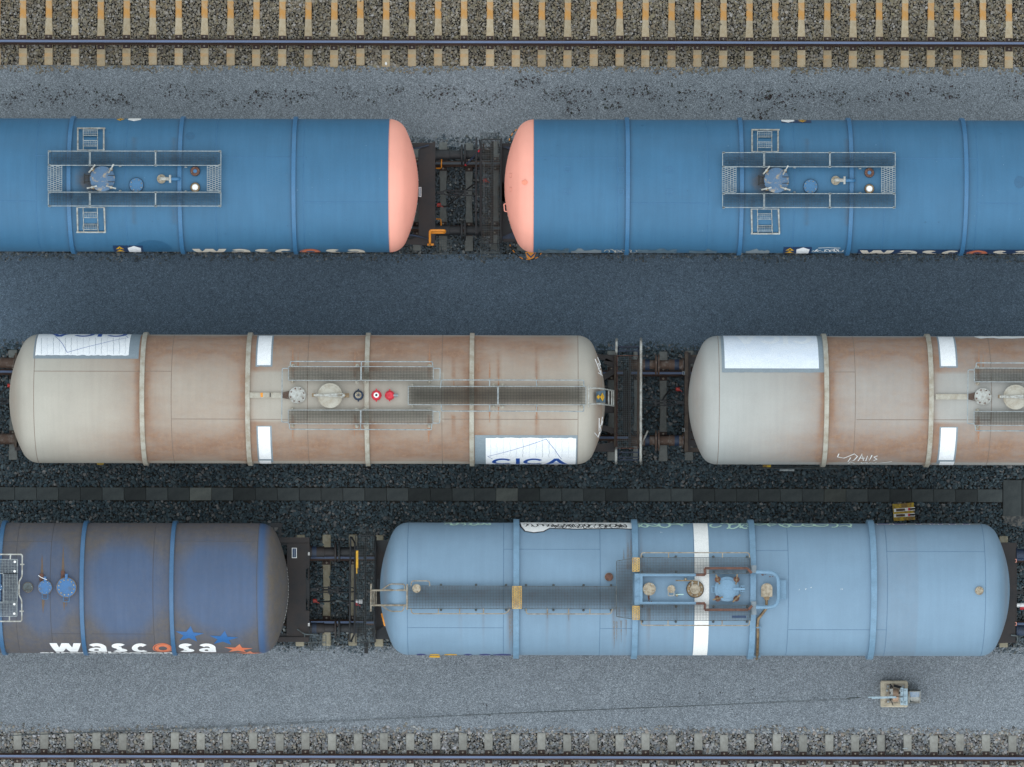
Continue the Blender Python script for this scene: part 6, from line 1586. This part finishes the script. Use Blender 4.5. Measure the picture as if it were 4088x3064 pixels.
MB().beam(D(45, 772, dz + .02), D(860, 762, dz + .07), .03, .05).beam(D(150, 802, dz), D(880, 782, dz + .05), .025, .05).build('lever_arm', 'zinc', dv)
MB().beam(D(770, 752, dz + .06), D(1060, 765, dz + .06), .014, .014).build('pull_rod', 'frame_dark', dv)
MB().tube([D(650, 790, dz), D(730, 900, .5), D(760, 960, .3), D(785, 1050, .05)], .008, 6, .05).build('ground_wire', 'rubber', dv)
bx_ = MB(); zb = .55
bx_.bbox(D(1215, 950, .0), D(1580, 545, zb - .06)); bo = bx_.build('weight_box', 'steel_dark', dv)
MB().bbox(D(1222, 935, zb - .06), D(1265, 598, zb)).box(D(1266, 612, zb - .055), D(1575, 598, zb - .005)).box(D(1266, 940, zb - .055), D(1575, 928, zb - .005)).box(D(1556, 928, zb - .055), D(1582, 612, zb - .003)).build('box_rim', 'steel_pale', bo)
MB().prism([tuple(D(*t, zb - .03).xy) for t in ((1268, 612), (1554, 612), (1554, 765), (1290, 765))], zb - .045, zb - .03).build('box_lid', 'glass', bo)
MB().prism([tuple(D(*t, zb - .04).xy) for t in ((1268, 790), (1300, 768), (1554, 768), (1554, 920), (1500, 920), (1300, 880))], zb - .06, zb - .045).build('box_lid', 'steel_pale', bo)
# the twin cable
cb = MB()
for off in (0, 1):
    pts = []
    for i in range(41):
        t = i / 40; px = 3395 + (35 - 3395) * t; py = 2788 + (2936 - 2788) * t + (3.2 * off if True else 0) + 1.6 * math.sin(t * 9 + off)
        zz = .12 * (1 - t) ** 1.2 + .02 - .03 * max(0, t - .8) * 5
        pts.append(P(px, py, max(zz, -.015)))
    cb.tube(pts, .005, 6)
cb.tube([P(3378, 2790, .13), P(3400, 2788, .15), P(3438, 2785, .16)], [.012, .022, .008], 8)
tag(recenter(cb.build('pull_cable', 'steel_dark'), P(1700, 2862, 0)), 'thin twin steel cable running down to the left across the pale path', 'cable')
tubesx = MB()
# tiny white stone on a top sleeper and paper scrap by the bottom track
MB_ = MB().lathe(P(1541, 255, 0), [(.01, 0), (.035, .008), (.03, .02), (.01, .026)], 7); o = recenter(MB_.build('white_stone', 'white_dirty'), P(1541, 255, 0)); o.scale = (.8, 1.2, 1); tag(o, 'white stone lying on the end of an orange stained sleeper', 'stone')
mk = MB().bbox(P(3600, 2992, .0), P(3626, 2986, .012)); tag(recenter(mk.build('cable_clip', 'steel'), P(3612, 2989, 0)), 'small grey metal clip on a bottom sleeper below the tensioner', 'clip')
m = MB().beam(P(3601, 2960, .02), P(3601, 3000, .02), .03, .03).beam(P(3535, 2935, .01), P(3535, 3010, .01), .022, .02)
tag(recenter(m.build('cable_conduit', 'frame_dark'), P(3570, 2975, 0)), 'short dark cable conduits between bottom sleepers right of centre', 'conduit')

# low reddish weeds on the upper path
cl = []
for ox, L in ((0, [(95, 605), (230, 560), (300, 625), (415, 605), (540, 570), (580, 645), (690, 605), (750, 645), (30, 625), (1080, 560), (1200, 600), (1330, 590), (1400, 640), (1560, 640), (1640, 590)]),
              (1000, [(60, 600), (210, 620), (300, 600), (590, 560), (640, 600), (760, 620), (900, 575), (1130, 600), (1200, 590), (1260, 560), (1370, 600), (1480, 640), (1580, 600), (1690, 510), (1300, 680)]),
              (2000, [(110, 510), (210, 500), (300, 580), (350, 600), (400, 590), (440, 640), (450, 690), (520, 580), (580, 560), (690, 580), (690, 650), (830, 570), (890, 550), (970, 600), (1100, 550), (1090, 650), (1180, 570), (1270, 600), (1330, 650), (1450, 580), (1600, 610), (1680, 590)]),
              (2988, [(130, 590), (210, 590), (220, 650), (290, 600), (300, 520), (410, 590), (520, 580), (570, 630), (740, 635), (860, 500), (870, 590), (990, 600), (1150, 540), (1280, 590), (1190, 600), (1670, 590), (1650, 500), (80, 720)])):
    for X, Y_ in L: cl.append((ox + X / 1.565, Y_ / 1.565, 1.0))
groups = {0: MB(), 1: MB(), 2: MB()}
rw = random.Random(31)
def tuft(px, py, s_):
    s_ *= 1.25; c = P(px, py, -.03); mb = groups[rw.choice([0, 0, 1, 2])]
    for _ in range(rw.randint(4, 8)):
        a = rw.uniform(0, 6.28); r = s_ * rw.uniform(.3, 1); cx, cy = c.x + math.cos(a) * r * .7, c.y + math.sin(a) * r * .7; z = c.z + rw.uniform(.004, .02); q = s_ * rw.uniform(.3, .6); t = rw.uniform(0, 3)
        vs = [(cx + q * math.cos(t + k * 1.57) * (1 if k % 2 else .6), cy + q * math.sin(t + k * 1.57) * (1 if k % 2 else .6), z + rw.uniform(-.006, .008)) for k in range(4)]
        mb.add(vs, [(0, 1, 2, 3)])
for px, py, k in cl:
    for _ in range(rw.randint(14, 34)): tuft(px + rw.gauss(0, 27), py + rw.gauss(0, 13), rw.choice([.008, .010, .013, .018, .024]))
for _ in range(600): tuft(rw.uniform(-60, 4150), rw.gauss(378, 30), rw.choice([.008, .011, .014]))
for px, py in ((1925, 2812), (1945, 2816), (1950, 2853), (2800, 2785), (2795, 2770), (2880, 2767), (2915, 2822), (2940, 2857), (3002, 2757), (3700, 2800), (3010, 2775)):
    for _ in range(4): tuft(px + rw.gauss(0, 5), py + rw.gauss(0, 4), .012)
M['weed0'] = flat('dark_red_weed', srgb(52, 32, 32), .8); M['weed1'] = flat('dark_brown_weed', srgb(40, 34, 24), .8); M['weed2'] = flat('dark_green_weed', srgb(44, 48, 28), .8)
for k, nm in ((0, 'dark red low weeds scattered along the upper gravel path'), (1, 'dark brown low weeds scattered along the upper gravel path'), (2, 'dark green low weeds scattered along the upper gravel path')):
    tag(groups[k].build('weeds', 'weed%d' % k), nm, 'weeds', None, 'stuff')
